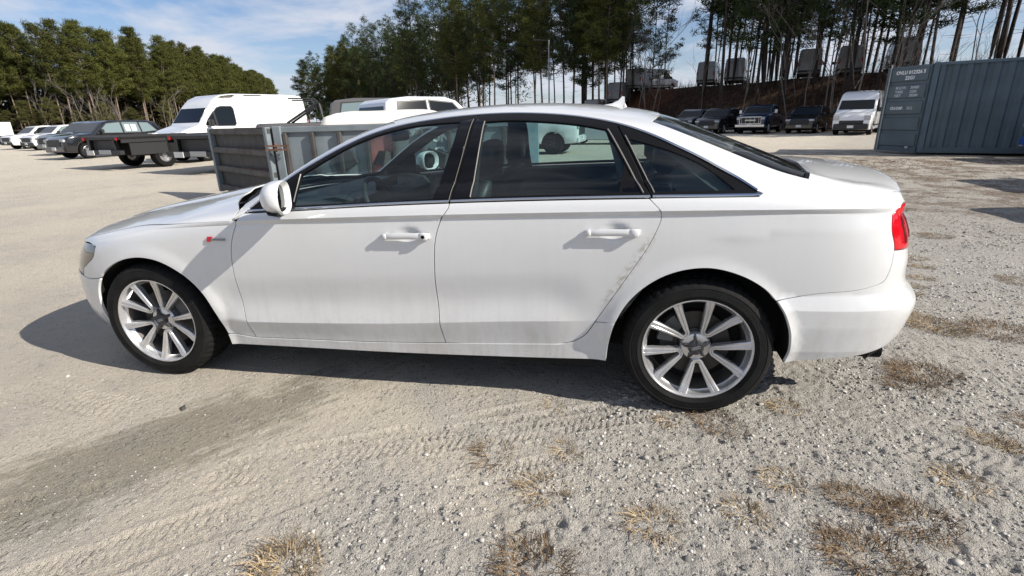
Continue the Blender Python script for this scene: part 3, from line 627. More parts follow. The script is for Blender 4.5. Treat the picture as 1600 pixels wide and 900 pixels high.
GLS = glass_mat('side_glass', (.60,.745,.74), film=.010, filmc=(.14,.22,.24)); GLD = glass_mat('rear_screen_glass', (.30,.34,.35), film=.22, filmc=(.05,.055,.06)); GLW = glass_mat('windscreen_glass', (.80,.87,.86), film=.02)
GLQ = glass_mat('quarter_glass', (.55,.64,.64), film=.02, filmc=(.08,.12,.14))
REDL = mat('tail_lamp_red', (.50,.0,.008), .12, coat=.35, spec=.3); REDD = mat('tail_lamp_dark_red', (.16,.004,.012), .1, coat=1); LENS = mat('head_lamp_lens', (.055,.045,.042), .08, coat=1, noise=.8, nscale=18)
MIRR = mat('mirror_glass', (.10,.11,.10), .05, 1)

car = thing('parked_car', 'large dusty white four-door saloon with ten-spoke alloy wheels, parked side-on in the foreground', 'car')

# ---- chart curves (metres; S = along the side and height, P = along the car and angle round it)
cA = curve([(-.783,.966),(-.803,.927),(-.822,.884),(-.843,.839),(-.863,.772),(-.873,.704),(-.877,.633),(-.876,.542),(-.873,.486),(-.867,.406),(-.862,.342),(-.853,.264)])
cBot = curve([(-.853,.264),(-.169,.276),(.243,.294),(.842,.326)], .04); cBotF = curve([(-.853,.264),(-.5,.27),(-.169,.276),(.243,.294)], .04); cBotR = curve([(.243,.294),(.842,.326),(.904,.348),(.943,.377),(.993,.455)])
cB = curve([(.317,1.012),(.316,1.0),(.279,.946),(.253,.886),(.236,.816),(.228,.722),(.223,.61),(.228,.475),(.230,.396),(.243,.294)])
cC = curve([(1.209,1.034),(1.231,1.012),(1.257,.984),(1.263,.959),(1.247,.899),(1.223,.843),(1.173,.755),(1.112,.653),(1.041,.536),(.993,.455)])
beltz = lambda x: herm([-.783,-.449,-.14,.318,1.204,1.611,1.7], [.966,.985,1.004,1.024,1.046,1.051,1.052], x)
def beltc(x0, x1, dz=0., n=None): x = np.linspace(x0, x1, n or max(2, int(abs(x1-x0)/.03))); return np.stack([x, beltz(x)+dz], 1)
BW = -.012
cFar = curve([(-1.745,.215),(-1.790,.30),(-1.800,.40),(-1.786,.504),(-1.755,.566),(-1.726,.604),(-1.644,.660),(-1.529,.704),(-1.422,.716),(-1.325,.701),(-1.225,.655),(-1.144,.594),(-1.081,.515),(-1.036,.403),(-1.014,.290),(-1.013,.213)], .018)
cRar = curve([(1.049,.249),(1.059,.348),(1.082,.456),(1.131,.557),(1.209,.643),(1.295,.699),(1.389,.730),(1.483,.737),(1.578,.717),(1.666,.678),(1.731,.631),(1.776,.574),(1.808,.503),(1.829,.422),(1.835,.331),(1.826,.290)], .018)
def split(c, i_pt):
    d = np.hypot(*(c-np.array(i_pt)).T); i = int(np.argmin(d)); return c[:i+1], c[i:]
bandw = lambda x: .017*sm(x, -2.2, -1.9)+.004
cHood = np.stack([np.linspace(-.835, -1.98, 60)]*2, 1); cHood[:,1] = ztor(cHood[:,0])+bandw(cHood[:,0])+.001
cHood[0] = (-.835, .925)
farF, farB = split(cFar, (-1.745, .578))
# front bumper seam from the arch round the headlamp foot to the centre line
cFb = curve([tuple(farF[-1]),(-1.838,.572),(-1.897,.579),(-2.0,.60)]); SC0 = -1.7-.8*math.pi/2
hood_nose = curve([(-1.98, float(ztor(-1.98))+.0162),(-2.12,.755),(-2.4,.735),(-2.7,.725),(SC0,.722)])
hoodF_S = np.vstack([cHood[-1:], hood_nose[1:]])
lampT = curve([(-1.743,.762),(-1.80,.772),(-1.90,.768)]); lampB = curve([(-1.743,.762),(-1.752,.735),(-1.763,.709),(-1.82,.665),(-1.877,.630),(-1.906,.634)])
# fender
fend = [cA[:1]*[1,1], cHood[:1], cHood[1:], curve([tuple(cHood[-1]),(-1.90,.768)], smooth=False), curve([(-1.90,.768),(-1.80,.772),(-1.743,.762)]), curve([(-1.743,.762),(-1.752,.735),(-1.763,.709),(-1.82,.665),(-1.877,.630)]), curve([(-1.877,.630),(-1.897,.579)], smooth=False), cFb[::-1][np.argmin(np.abs(cFb[::-1][:,0]+1.897)):], farB, curve([tuple(farB[-1]),(-1.02,.262),(-.853,.264)], smooth=False)[1:]]
fend[8] = farB[:-4]; fend[9] = curve([tuple(farB[-5]),(-.853,.264)], smooth=False)
kA = int(np.argmin(np.abs(cA[:,1]-.921)))
fend = fend[1:]+[cA[kA:][::-1]]
FX = np.arange(-2.2, 2.16, .02)
F_T = [np.stack([FX, ztor(FX)+d], 1) for d in (-.010, -.001)]+[np.stack([FX, ztor(FX)+bandw(FX)*a+d], 1) for a, d in ((0, .0015), (.5, 0), (1, -.0015), (1, .001), (1, .009))]
FX2 = np.arange(-1.05, 1.0, .02); F_C = [np.stack([FX2, zcr(FX2)+d], 1) for d in (-.012, -.001, .001, .012)]
F_TP = [S2P(f) for f in F_T]; FY = F_T[:3]; F_D = F_T+F_C
xb_ = np.arange(1.84, 2.9, .02); F_B = [np.stack([xb_, np.full_like(xb_, z)], 1) for z in (.548, .551, .556, .612, .345, .350, .355)]
for par in (car,):
    panel('fender', fend, 'S', PAINT, car, h=.028, both=True, feats=FY)
# sill under the doors
sill = [curve([tuple(farB[-5]),(-.853,.264)], smooth=False), cBotF, curve([(.243,.294),(.842,.326)], .04, False), cBotR[np.argmin(np.abs(cBotR[:,0]-.842)):], curve([(.993,.455),(1.082,.462)], smooth=False), cRar[:np.argmin(np.abs(cRar[:,1]-.462))+1][::-1], curve([(1.049,.249),(.626,.235),(-.181,.217),(-.484,.216),(-1.013,.213)], .04)]
panel('sill', sill, 'S', PAINT, car, h=.03, both=True, off=.003)
# doors
fd = thing('d', '', ''); bpy.data.objects.remove(fd)
front = panel('front_door', [beltc(-.783, .317, BW), cB, cBotF[::-1], cA[::-1]], 'S', PAINT, car, h=.019, both=True, feats=F_D)
rear = panel('rear_door', [beltc(.317, 1.209, BW), cC, cBotR[::-1], cB[::-1]], 'S', PAINT, car, h=.019, both=True, feats=F_D)

# ---- body side: pillars, cant rail, quarter
chrP = curve([(-.783,.454),(-.635,.569),(-.546,.640),(-.412,.729),(-.287,.816),(-.164,.901),(-.036,.962),(.151,.997),(.362,1.016),(.510,1.019),(.701,1.003),(.886,.970),(1.066,.912),(1.202,.842),(1.316,.773),(1.475,.679),(1.585,.600),(1.650,.530)], .02)
railP = curve([(-.835,.500),(-.783,.535),(-.635,.655),(-.546,.727),(-.412,.826),(-.287,.918),(-.164,1.005),(-.036,1.065),(.151,1.10),(.362,1.115),(.510,1.118),(.701,1.105),(.886,1.08),(1.066,1.035),(1.225,.972)], .02)
rwS = curve([(1.225,.972),(1.384,.853),(1.584,.737),(1.779,.645),(1.856,.621)], .02)
deckS = curve([(1.856,.621),(1.948,.602),(2.071,.587),(2.200,.573)], .02)
tailL = curve([(2.148,.950),(2.141,.915),(2.143,.880),(2.156,.835),(2.160,.806)], .015)     # S chart
cBs = curve([(1.764,.597),(1.903,.627),(2.087,.655),(2.135,.675),(2.152,.727),(2.160,.806)], .02)
rarF, rarB = split(cRar, (1.764, .597)); cBs[0] = rarF[-1]
deckEndS = P2S(deckS[-1:])[0]
tip = (1.668, .518)
bs = [S2P(curve([(-.835,.925),(-.800,.955),(-.783,.966)], smooth=False)), chrP, curve([tuple(chrP[-1]), tip, tuple(S2P([(1.65, 1.040)])[0])], smooth=False), S2P(beltc(1.63, 1.209, BW)), S2P(cC[1:]), S2P(curve([(.993,.455),(1.082,.462)], smooth=False)), S2P(rarF[np.argmin(np.abs(rarF[:,1]-.462)):]), S2P(cBs[1:]), S2P(tailL[::-1][1:]), S2P(curve([(2.148,.950),(2.20,.985),(2.225,1.00),tuple(deckEndS)], smooth=False))[1:], deckS[::-1][1:], rwS[::-1][1:], railP[::-1][1:]]
panel('body_side', bs, 'P', PAINT, car, h=.026, both=True, gap=.0016, feats=F_TP)
# roof, screens, bonnet, boot lid
CX = math.pi/2
header = curve([(-.10,1.038),(-.185,1.25),(-.215,CX)], .03); hi_ = int(np.argmin(np.abs(railP[:,0]+.10))); header[0] = railP[hi_]
rend = curve([(1.225,.972),(1.262,1.13),(1.285,1.35),(1.292,CX)], .03)
panel('roof', [header[::-1], railP[hi_:], rend], 'P', PAINT, car, h=.04, full=True, gap=.0008, both=False)
cowl = curve([(-.835,.500),(-.95,.60),(-1.03,.80),(-1.07,1.1),(-1.085,CX)], .03)
wsb = curve([(-.80,.527),(-.90,.66),(-.975,.85),(-1.015,1.15),(-1.025,CX)], .03)
k0 = int(np.argmin(np.abs(railP[:,0]+.79)))
panel('windscreen', [wsb[::-1], railP[k0:hi_+1][::1], header[1:]], 'P', GLW, car, off=-.004, gap=.006, h=.05, full=True, rim=0)
panel('cowl_panel', [curve([(-.835,.50),(-.93,.585),(-1.02,.70),(-1.07,.88),(-1.10,1.15),(-1.11,CX)], .03)[::-1], railP[:k0+1], wsb[1:]], 'P', BLK, car, off=-.022, gap=.001, h=.04, full=True)
hoodR = curve([(-.837,.447),(-.89,.492),(-.95,.545),(-1.0,.612),(-1.045,.70),(-1.075,.83),(-1.095,1.1),(-1.10,CX)], .02)
hoodSide = S2P(cHood); hoodR[0] = hoodSide[0]
noseP = S2P(hood_nose[1:])
panel('bonnet', [hoodR[::-1], hoodSide[1:], noseP], 'P', PAINT, car, h=.03, full=True, gap=.0016, rim=.006, bev=.001)
rwB = curve([(1.856,.621),(1.872,.66),(1.90,.80),(1.955,1.1),(1.975,CX)], .02)
ri = lambda c, d: c
panel('rear_window', [rend[::-1], rwS, rwB[1:]], 'P', GLD, car, off=-.003, gap=.006, h=.04, full=True, rim=0)
lipS = curve([tuple(deckEndS),(2.30,1.030),(2.5,1.036),(2.75,1.040),(1.75+.8*math.pi/2,1.042)], .03)
dfront = curve([(1.872,.617),(1.892,.67),(1.922,.80),(1.978,1.1),(2.0,CX)], .02)
panel('boot_lid', [dfront[::-1], deckS[1:], S2P(lipS[1:])], 'P', PAINT, car, h=.03, full=True, gap=.0018)
panel('window_seal', [rwB[::-1], dfront], 'P', BLK, car, off=-.006, gap=0, h=.05, full=True, rim=0)
EC = 1.75+.8*math.pi/2
panel('boot_face', [lipS, curve([(EC,1.042),(EC,.66)], smooth=False)[1:], curve([(EC,.66),(2.50,.66),(2.42,.70),(2.42,.94),(2.30,.985),(2.215,.995),tuple(deckEndS)], smooth=False)[1:]], 'S', PAINT, car, h=.04, both=True)
# bumpers
panel('rear_bumper', [cBs, curve([(2.160,.806),(2.42,.78),(2.44,.66),(EC,.645)], smooth=False)[1:], curve([(EC,.645),(EC,.36)], smooth=False)[1:], curve([(EC,.36),(2.6,.37),(2.30,.375),(2.10,.322),(1.95,.305),(1.826,.290)])[1:], rarB[::-1][1:]], 'S', PAINT, car, h=.024, both=True, feats=F_B)
panel('rear_valance', [curve([(EC,.355),(2.6,.365),(2.30,.370),(2.16,.335)]), curve([(2.16,.335),(2.20,.26),(2.4,.24),(EC,.24)])[1:]], 'S', BLK, car, off=-.012, h=.05, both=True)
fbb = curve([(-1.745,.215),(-1.85,.185),(-2.1,.165),(-2.5,.155),(SC0,.155)], .03)
panel('front_bumper', [farF, cFb[1:], curve([(-2.0,.60),(-2.30,.615),(-2.55,.60),(-2.56,.42),(SC0,.41)], smooth=False)[1:], curve([(SC0,.41),(SC0,.155)], smooth=False)[1:], fbb[::-1][1:]], 'S', PAINT, car, h=.028, both=True)
panel('radiator_grille', [curve([(-2.57,.43),(-2.57,.60),(-2.50,.70),(SC0,.705),(SC0,.43)], smooth=False)], 'S', GBLK, car, off=-.015, h=.05, both=True, gap=.004)
for s_ in (1, -1):
    mb = MB()
    for k in range(7): z = .45+k*.037; P = surf(np.linspace(-2.58, SC0, 6), np.full(6, z), 'S'); mb.tube([(p[0]-.004, p[1]*s_, p[2]) for p in P], .004, 5)
    mb.obj('grille_bar', CHR, car)
hl = panel('headlight', [curve([(-1.743,.762),(-1.752,.735),(-1.763,.709),(-1.82,.665),(-1.877,.630)]), curve([(-1.877,.630),(-1.900,.586),(-2.0,.606),(-2.3,.622),(-2.47,.65),(-2.48,.715)], smooth=False)[1:], curve([(-2.48,.715),(-2.2,.735),(-2.0,.762),(-1.90,.766),(-1.80,.771),(-1.743,.762)])[1:]], 'S', LENS, car, off=-.002, h=.03, both=True)
tl = panel('tail_light', [curve([(2.148,.950),(2.141,.915),(2.143,.880),(2.156,.835),(2.160,.806)]), curve([(2.160,.806),(2.24,.80),(2.41,.786)])[1:], curve([(2.41,.786),(2.41,.93)], smooth=False)[1:], curve([(2.41,.93),(2.30,.978),(2.225,.992),(2.20,.985),(2.148,.950)])[1:]], 'S', REDL, car, off=.001, h=.02, both=True, gap=.003)
for o_, s_ in zip(tl, (1, -1)):
    for (a0, a1), mm_ in (((.06,.13), REDD), ((.175,.24), REDD)):
        mb = MB(); pts = surf(np.array([2.148+a0+.005,2.153+a0,2.172+a0,2.176+a0]), np.array([.935,.91,.85,.825]), 'S'); q = grad(BF, *pts.T)
        mb.tube([tuple((p+n*.001)*[1, s_, 1]) for p, n in zip(pts, q)], .006, 6); mb.obj('light_strip', mm_, o_)
# black cladding behind the panel gaps
sh = [curve([(-1.70,.80),(-1.4,.84),(-.78,.90),(-.75,.95)], .05), beltc(-.74, 1.7, -.03)[1:], curve([(1.7,1.0),(2.1,.99),(2.13,.70),(1.80,.62)], .05)]
arch_off = lambda c, d: c+(c-c.mean(0))/np.linalg.norm(c-c.mean(0), axis=1)[:,None]*d
sh += [arch_off(cRar, .015)[::-1][4:], arch_off(cFar, .015)[::-1][:-12], curve([tuple((arch_off(cFar, .015)[::-1][:-12])[-1]), (-1.74,.62), (-1.70,.80)], .05, False)[1:]]
panel('inner_shell', sh, 'S', DARK, car, off=-.016, gap=0, h=.06, both=True, rim=0)

panel('boot_lining', [curve([(1.84,.66),(1.95,.62),(2.15,.60)]), curve([(2.15,.60),(2.2,1.0),(2.25,CX)])[1:], curve([(2.25,CX),(1.84,CX)], smooth=False)[1:], curve([(1.84,CX),(1.84,.66)], smooth=False)[1:]], 'P', DARK, car, off=-.03, gap=0, h=.1, both=True, rim=0)
# ---- chrome and window furniture
ribbon('chrome_strip', chrP[1:], 'P', .0105, .005, CHR, car, both=True)
ribbon('chrome_strip', S2P(beltc(-.775, .312, -.005)), 'P', .012, .005, CHR, front[0], both=front[1])
ribbon('chrome_strip', S2P(beltc(.322, 1.212, -.005)), 'P', .012, .005, CHR, rear[0], both=rear[1])
ribbon('chrome_strip', S2P(beltc(1.222, 1.655, -.005)), 'P', .012, .005, CHR, car, both=True)
def cut(c, a, b): m_ = (c[:,0] >= a) & (c[:,0] <= b); return c[m_]
P1 = lambda x, v: np.array([[x, v]])
GAP = [(.367,.990),(.3675,.959),(.362,.797),(.347,.685),(.327,.581),(.3165,.470)]
RL = [(.427,.930),(.429,.791),(.424,.689),(.4165,.595),(.414,.495)]; FR = [(.302,.936),(.293,.788),(.273,.683),(.250,.586),(.234,.490)]
DF = [(-.496,.640),(-.497,.596),(-.502,.556),(-.509,.517),(-.514,.490)]; DR = [(1.022,.858),(1.065,.763),(1.107,.678),(1.146,.601),(1.184,.513)]
SEC = [(1.104,.818),(1.137,.738),(1.170,.665),(1.203,.596),(1.232,.514)]; GR = [(1.060,.905),(1.103,.774),(1.139,.685),(1.175,.603),(1.209,.504)]
TR1 = [(1.099,.665),(1.094,.620),(1.089,.586),(1.083,.542),(1.078,.516)]; TR2 = [(1.012,.862),(1.056,.760),(1.099,.672)]; QL = [(1.110,.803),(1.142,.726),(1.173,.660),(1.205,.598),(1.236,.522)]
fgl = [curve(DF[::-1][:-1]+[(-.494,.636)]), curve([(-.494,.636),(-.359,.732),(-.236,.822),(-.111,.894),(.024,.935),(.167,.945),(.296,.940)])[1:], curve([(.296,.940)]+FR[1:])[1:], curve([(.234,.490),(-.14,.474),(-.508,.470)])[1:]]
rgl = [curve(RL[::-1]), curve([(.427,.930),(.526,.936),(.712,.922),(.892,.894),(1.010,.862)])[1:], curve([(1.010,.862)]+TR2[1:-1]+[TR1[0]])[1:], curve(TR1)[1:], curve([(1.078,.516),(.75,.506),(.414,.495)])[1:]]
qgl = [curve(QL), curve([(1.236,.522),(1.40,.528),(1.560,.534)])[1:], curve([(1.560,.534),(1.545,.56),(1.474,.640),(1.315,.732),(1.193,.777),(1.110,.803)])[1:]]
btop = lambda a, b: S2P(beltc(a, b, .001))
fdf = [cut(chrP, -.775, .355), curve(GAP), btop(.312, -.77)]
panel('window_frame', fdf, 'P', BLK, front[0], off=-.002, gap=.001, h=.04, both=front[1], holes=[fgl], rim=.010)
rdf = [cut(chrP, .380, 1.052), curve(GR), btop(1.203, .324), curve([(a+.004, b) for a, b in GAP[::-1]])[1:]]
panel('window_frame', rdf, 'P', BLK, rear[0], off=-.002, gap=.001, h=.04, both=rear[1], holes=[rgl], rim=.010)
qdf = [cut(chrP, 1.072, 1.64), btop(1.645, 1.222), curve([(a+.007, b) for a, b in GR[::-1]])]
panel('window_frame', qdf, 'P', BLK, car, off=-.002, gap=.001, h=.04, both=True, holes=[qgl], rim=.010)
# gloss black pillar covers
panel('pillar_cover', [curve([(FR[0][0]+.004,.942)]+[(a+.003, b) for a, b in FR[1:]]), curve([(FR[-1][0]+.003,.490),(.306,.484)])[1:], curve([(a-.011, b) for a, b in GAP[::-1][:-1]])], 'P', GBLK, front[0], off=.0005, gap=.001, h=.04, both=front[1], rim=.004)
panel('pillar_cover', [curve([(a-.005, b) for a, b in RL]), curve([(.409,.497),(.328,.484)])[1:], curve([(a+.011, b) for a, b in GAP[::-1][:-1]])], 'P', GBLK, rear[0], off=.0005, gap=.001, h=.04, both=rear[1], rim=.004)
panel('pillar_cover', [curve([(1.103,.668),(1.138,.600),(1.168,.520)]), curve([(1.168,.520),(1.084,.519)])[1:], curve([(a+.004, b) for a, b in TR1[::-1]])], 'P', GBLK, rear[0], off=-.003, gap=.001, h=.04, both=rear[1], rim=.004)
panel('side_window', fgl, 'P', GLS, front[0], off=-.007, gap=-.004, h=.05, both=front[1], rim=0)
panel('side_window', rgl, 'P', GLS, rear[0], off=-.007, gap=-.004, h=.05, both=rear[1], rim=0)
panel('quarter_window', qgl, 'P', GLQ, car, off=-.006, gap=-.004, h=.05, both=True, rim=0)
ribbon('window_bead', curve([(a-.004, b) for a, b in DF]), 'P', .004, .003, CHR2, front[0], both=front[1])
ribbon('window_bead', curve([(a-.002, b) for a, b in RL]), 'P', .0045, .003, CHR2, rear[0], both=rear[1])
ribbon('window_bead', curve(DR), 'P', .006, .004, CHR2, rear[0], both=rear[1])
ribbon('window_bead', curve([(a-.003, b) for a, b in SEC]), 'P', .005, .003, CHR2, car, both=True)
ribbon('window_bead', curve([(a-.005, b) for a, b in GAP[1:]]), 'P', .0016, .002, CHR2, front[0], both=front[1])

# ---- handles
for dr, hx, hz, lock in ((front, .098, .858, 1), (rear, 1.058, .888, 0)):
    for side in (0, 1):
        ys = -1 if side == 0 else 1
        yb = .937
        mb = MB(); n = 15; V = []; k = 8
        for i in range(n):
            t = i/(n-1); x = hx-.118+.236*t; e = math.sin(math.pi*min(1, max(0, t)))**.35 if 0 < t < 1 else 0
            o_ = yb-.002+.019*min(1, e+.12); hh = .0155*(.75+.25*e)*(1.12 if t > .78 else 1); th = .0085
            zc_ = hz+.003*math.sin(math.pi*t)+.004*(t-.5)
            for j in range(k):
                w = 2*math.pi*j/k+math.pi/8; cx_, cz_2 = math.cos(w), math.sin(w)
                V.append((x, ys*(o_+th*cx_), zc_+hh*cz_2*1.05))
        F = [(i*k+j, i*k+(j+1)%k, (i+1)*k+(j+1)%k, (i+1)*k+j) for i in range(n-1) for j in range(k)]+[tuple(range(k)), tuple(range((n-1)*k, n*k))]
        mb.add(V, F); mb.box(hx+.075, hx+.112, min(ys*yb-.01, ys*(yb+.026)), max(ys*yb-.01, ys*(yb+.026)), hz-.016, hz+.020, .004)
        mb.box(hx-.112, hx-.092, min(ys*(yb-.01), ys*(yb+.024)), max(ys*(yb-.01), ys*(yb+.024)), hz-.013, hz+.012, .003)
        h_ = mb.obj('door_handle', PAINT, dr[side], smooth=50)
        if lock:
            mb = MB(); mb.lathe([(.0001,.0),(.0075,.0),(.0085,-.001),(.0085,.004)], 16, 'y', (hx+.093, 0, hz+.002)); mb.V = [(v[0], ys*(yb+.0290)+v[1]*-ys, v[2]) for v in mb.V]; mb.obj('lock', BLK, h_)
# ---- badge on the fender
bd = thing('x','',''); bpy.data.objects.remove(bd)
for ys in (-1, 1):
    y = .936; mb = MB(); mb.box(-.968, -.884, min(ys*y, ys*(y+.006)), max(ys*y, ys*(y+.006)), .819, .829, .002); mb.obj('badge', mat('badge_grey', (.25,.26,.28), .3, .6), car)
    mb = MB(); mb.prism([(-.992,.812),(-.976,.812),(-.966,.838),(-.984,.838)], ys*(y-.002), ys*(y+.006)); mb.prism([(-.972,.830),(-.960,.830),(-.957,.838),(-.969,.838)], ys*(y-.002), ys*(y+.0062)); mb.obj('badge_emblem', mat('badge_red', (.55,.01,.03), .3), car)

# ---- door mirrors
def mirror_(ys):
    a = math.radians(20); c0 = Vector((-.447, -1.035, 1.052)); ax = Vector((-math.cos(a), math.sin(a)*-1*-1*-1, 0)); ax = Vector((-math.cos(a), -math.sin(a)*1.0, .0)).normalized()
    ax = Vector((-math.cos(a), -.30, 0)).normalized(); la = Vector((ax.y, -ax.x, 0)).normalized()   # lateral, pointing outboard (-y)
    if la.y > 0: la = -la
    def ring(d, w, h_, dz=0, dl=0, n=32, e=2.9):
        out = []
        for i in range(n):
            t = 2*math.pi*i/n; c, s = math.cos(t), math.sin(t); u = math.copysign(abs(c)**(2/e), c)*w; v = math.copysign(abs(s)**(2/e), s)*h_
            if u > 0: v *= 1-.28*(u/w)**2
            p = c0+ax*d+la*(u+dl)+Vector((0,0,v+dz)); out.append((p.x, p.y, p.z))
        return out
    secs = [ring(.018,.078,.058), ring(-.002,.094,.070), ring(-.006,.100,.0745), ring(0,.105,.078), ring(.012,.107,.079), ring(.034,.106,.078), ring(.058,.098,.072,.0,-.006), ring(.078,.082,.060,0,-.014), ring(.092,.058,.042,0,-.022), ring(.099,.026,.02,0,-.03)]
    n = 32; V = [p for s in secs for p in s]; F = [(i*n+j, i*n+(j+1)%n, (i+1)*n+(j+1)%n, (i+1)*n+j) for i in range(len(secs)-1) for j in range(n)]; F.append(tuple(range((len(secs)-1)*n, len(secs)*n)))
    fy = lambda V: [(v[0], v[1]*(1 if ys < 0 else -1), v[2]) for v in V]
    mb = MB(); mb.add(fy(V), F); par = mb.obj('side_mirror', PAINT, front[0 if ys < 0 else 1], smooth=60)
    g = ring(.018,.077,.057); mb = MB(); mb.add(fy(g), [tuple(range(n))]); mb.obj('mirror_glass', MIRR, par)
    mb = MB(); mb.add(fy([p for s in (ring(.01,.096,.016,-.066), ring(.055,.086,.016,-.060,-.006), ring(.085,.05,.012,-.042,-.02)) for p in s]), [(i*n+j, i*n+(j+1)%n, (i+1)*n+(j+1)%n, (i+1)*n+j) for i in range(2) for j in range(n)]+[tuple(range(n)), tuple(range(2*n, 3*n))]); mb.obj('mirror_foot', BLK, par, smooth=50)
    mb = MB(); mb.tube(fy([(-.53,-.88,.985),(-.55,-.93,.988),(-.545,-.97,1.0)]), [.036,.030,.028], 10); mb.obj('mirror_foot', BLK, par, smooth=50)
mirror_(-1); mirror_(1)
# ---- roof aerial
mb = MB(); V = []; prof = [(0,0,.028),(.03,.004,.026),(.08,.018,.022),(.115,.038,.012),(.135,.062,.005),(.148,.060,.004),(.150,.03,.010),(.165,.004,.022),(.17,0,.022)]
zr0 = float(surf(np.array([1.02]), np.array([CX]), 'P')[0][2])
F = []
for i, (x, z, w) in enumerate(prof): V += [(x+.955, -w, zr0+.010-.004), (x+.955, -w*.55, zr0+z*.7+.004), (x+.955, 0, zr0+z+.008), (x+.955, w*.55, zr0+z*.7+.004), (x+.955, w, zr0+.010-.004)]
for i in range(len(prof)-1):
    for j in range(4): F.append((i*5+j, i*5+j+1, (i+1)*5+j+1, (i+1)*5+j))
V = [(v[0], v[1], v[2]-.022*(v[0]-.955)/.17-.004) for v in V]
mb.add(V, F); mb.obj('aerial_fin', PAINT, car, smooth=60)

# ---- wheels
def make_wheel(x, rot, ys):
    W_ = bpy.data.objects.new('wheel', None); C.objects.link(W_); W_.parent = car; W_.location = (x, ys*.905, .3345); W_.rotation_euler = (0, 0, 0 if ys < 0 else math.pi)
    # tyre: outer face towards local -y
    R = .3385; n = 200; hw = .118
    prof = [(.240,.018),(.245,.000),(.254,-.010),(.264,-.016),(.268,-.0195),(.272,-.0185),(.288,-.0195),(.300,-.017),(.303,-.0185),(.306,-.0165),(.318,-.010),(.326,.000),(.332,.010),(.336,.022),(.3375,.034),(.3377,.056),(.3305,.058),(.3305,.066),(.338,.068),(.3385,.098),(.3305,.100),(.3305,.110),(.3385,.112),(.338,.142),(.3305,.144),(.3305,.152),(.3377,.154),(.3375,.180),(.335,.196),(.328,.212),(.310,.224),(.285,.228),(.250,.220),(.236,.20)]
    V = []; F = []; k = len(prof)
    for i in range(n):
        w = 2*math.pi*i/n; g = (i % 4 == 0); 
        for j, (r, a) in enumerate(prof):
            rr = r
            if g and (11 <= j <= 15 or 26 <= j <= 29): rr = r-.0055
            if (i+2) % 4 == 0 and j in (18, 19, 22, 23): rr = r-.004
            V.append((rr*math.cos(w), a, rr*math.sin(w)))
    for i in range(n):
        for j in range(k-1): F.append((i*k+j, ((i+1)%n)*k+j, ((i+1)%n)*k+j+1, i*k+j+1))
    mb = MB(); mb.add(V, F); ty = mb.obj('tyre', RUB, W_, smooth=32, fix=True)
    # flat contact
    # rim barrel and lip
    mb = MB(); mb.lathe([(.2365,.030),(.2440,.012),(.2490,-.004),(.2475,-.0095),(.2425,-.0095),(.2385,-.004),(.2350,.004),(.2325,.014),(.2290,.026),(.2230,.034)], 72)
    mb.obj('rim', ALU, W_, smooth=30)
    mb = MB(); mb.lathe([(.2232,.034),(.2190,.055),(.2150,.10),(.2130,.17),(.2300,.20),(.2420,.205)], 60); mb.obj('rim_barrel', ALUD, W_, smooth=30)  # barrel in a darker alloy than the rim lip
    mb = MB(); mb.lathe([(.0001,.125),(.21,.125)], 40); mb.obj('dark_backing', DARK, W_)  # black disc added behind the spokes so the gaps look dark
    # five forked spokes: each one is a bar that runs in, turns round by the hub and runs out again
    mb = MB()
    for p_ in range(5):
        th = rot+p_*2*math.pi/5; half = math.radians(18.2)
        def pol(r, ang): return Vector((r*math.cos(th+ang), 0, r*math.sin(th+ang)))
        path = []; 
        def pl(a_, l_): return Vector((a_*math.cos(th)-l_*math.sin(th), 0, a_*math.sin(th)+l_*math.cos(th)))
        for t in np.linspace(0, 1, 9): a_ = .2265+(.092-.2265)*t; l_ = .076+(.0205-.076)*t**.9; path.append((pl(a_, l_), math.hypot(a_, l_)))
        base = pol(.070, 0)
        for w in np.linspace(-1, 1, 7)[1:-1]:
            a_ = .092-.020*math.cos(w*math.pi/2); l_ = -.0205*math.sin(w*math.pi/2); path.append((pl(a_, l_), math.hypot(a_, l_)))
        path2 = [(pl(.2265+(.092-.2265)*t, -(.076+(.0205-.076)*t**.9)), math.hypot(.2265+(.092-.2265)*t, .076+(.0205-.076)*t**.9)) for t in np.linspace(1, 0, 9)]
        path += path2
        pts = [p[0] for p in path]; V = []; n_ = len(pts)
        sec = [(-.0165,.030),(-.0165,.002),(-.0125,-.004),(-.0035,-.0045),(0,-.0005),(.0035,-.0045),(.0125,-.004),(.0165,.002),(.0165,.030)]
        for i, p in enumerate(pts):
            t = (pts[min(i+1, n_-1)]-pts[max(i-1, 0)]).normalized(); sd = Vector((t.z, 0, -t.x)); r = path[i][1]
            dish = .012+.020*max(0., 1-(r-.07)/.17)**1.5-.008*math.exp(-((r-.235)/.03)**2); wd_ = .74+.50*(r-.09)/.14
            if r < .100: wd_ *= .95
            for a_, b_ in sec: q = p+sd*(a_*wd_); V.append((q.x, dish+b_, q.z))
        k_ = len(sec); F = [(i*k_+j, i*k_+j+1, (i+1)*k_+j+1, (i+1)*k_+j) for i in range(n_-1) for j in range(k_-1)]+[(i*k_+k_-1, i*k_, (i+1)*k_, (i+1)*k_+k_-1) for i in range(n_-1)]
        mb2 = MB(); mb2.add(V, F); mb2.obj('spoke', ALU, W_, smooth=25)
    mb = MB(); mb.lathe([(.0001,.030),(.030,.030),(.046,.031),(.064,.036),(.070,.046),(.070,.075),(.07,.09)], 40); mb.obj('hub', ALU, W_, smooth=30)
    # centre cap with five lobes over the bolts
    V = [(0, .0165, 0)]; n_ = 80
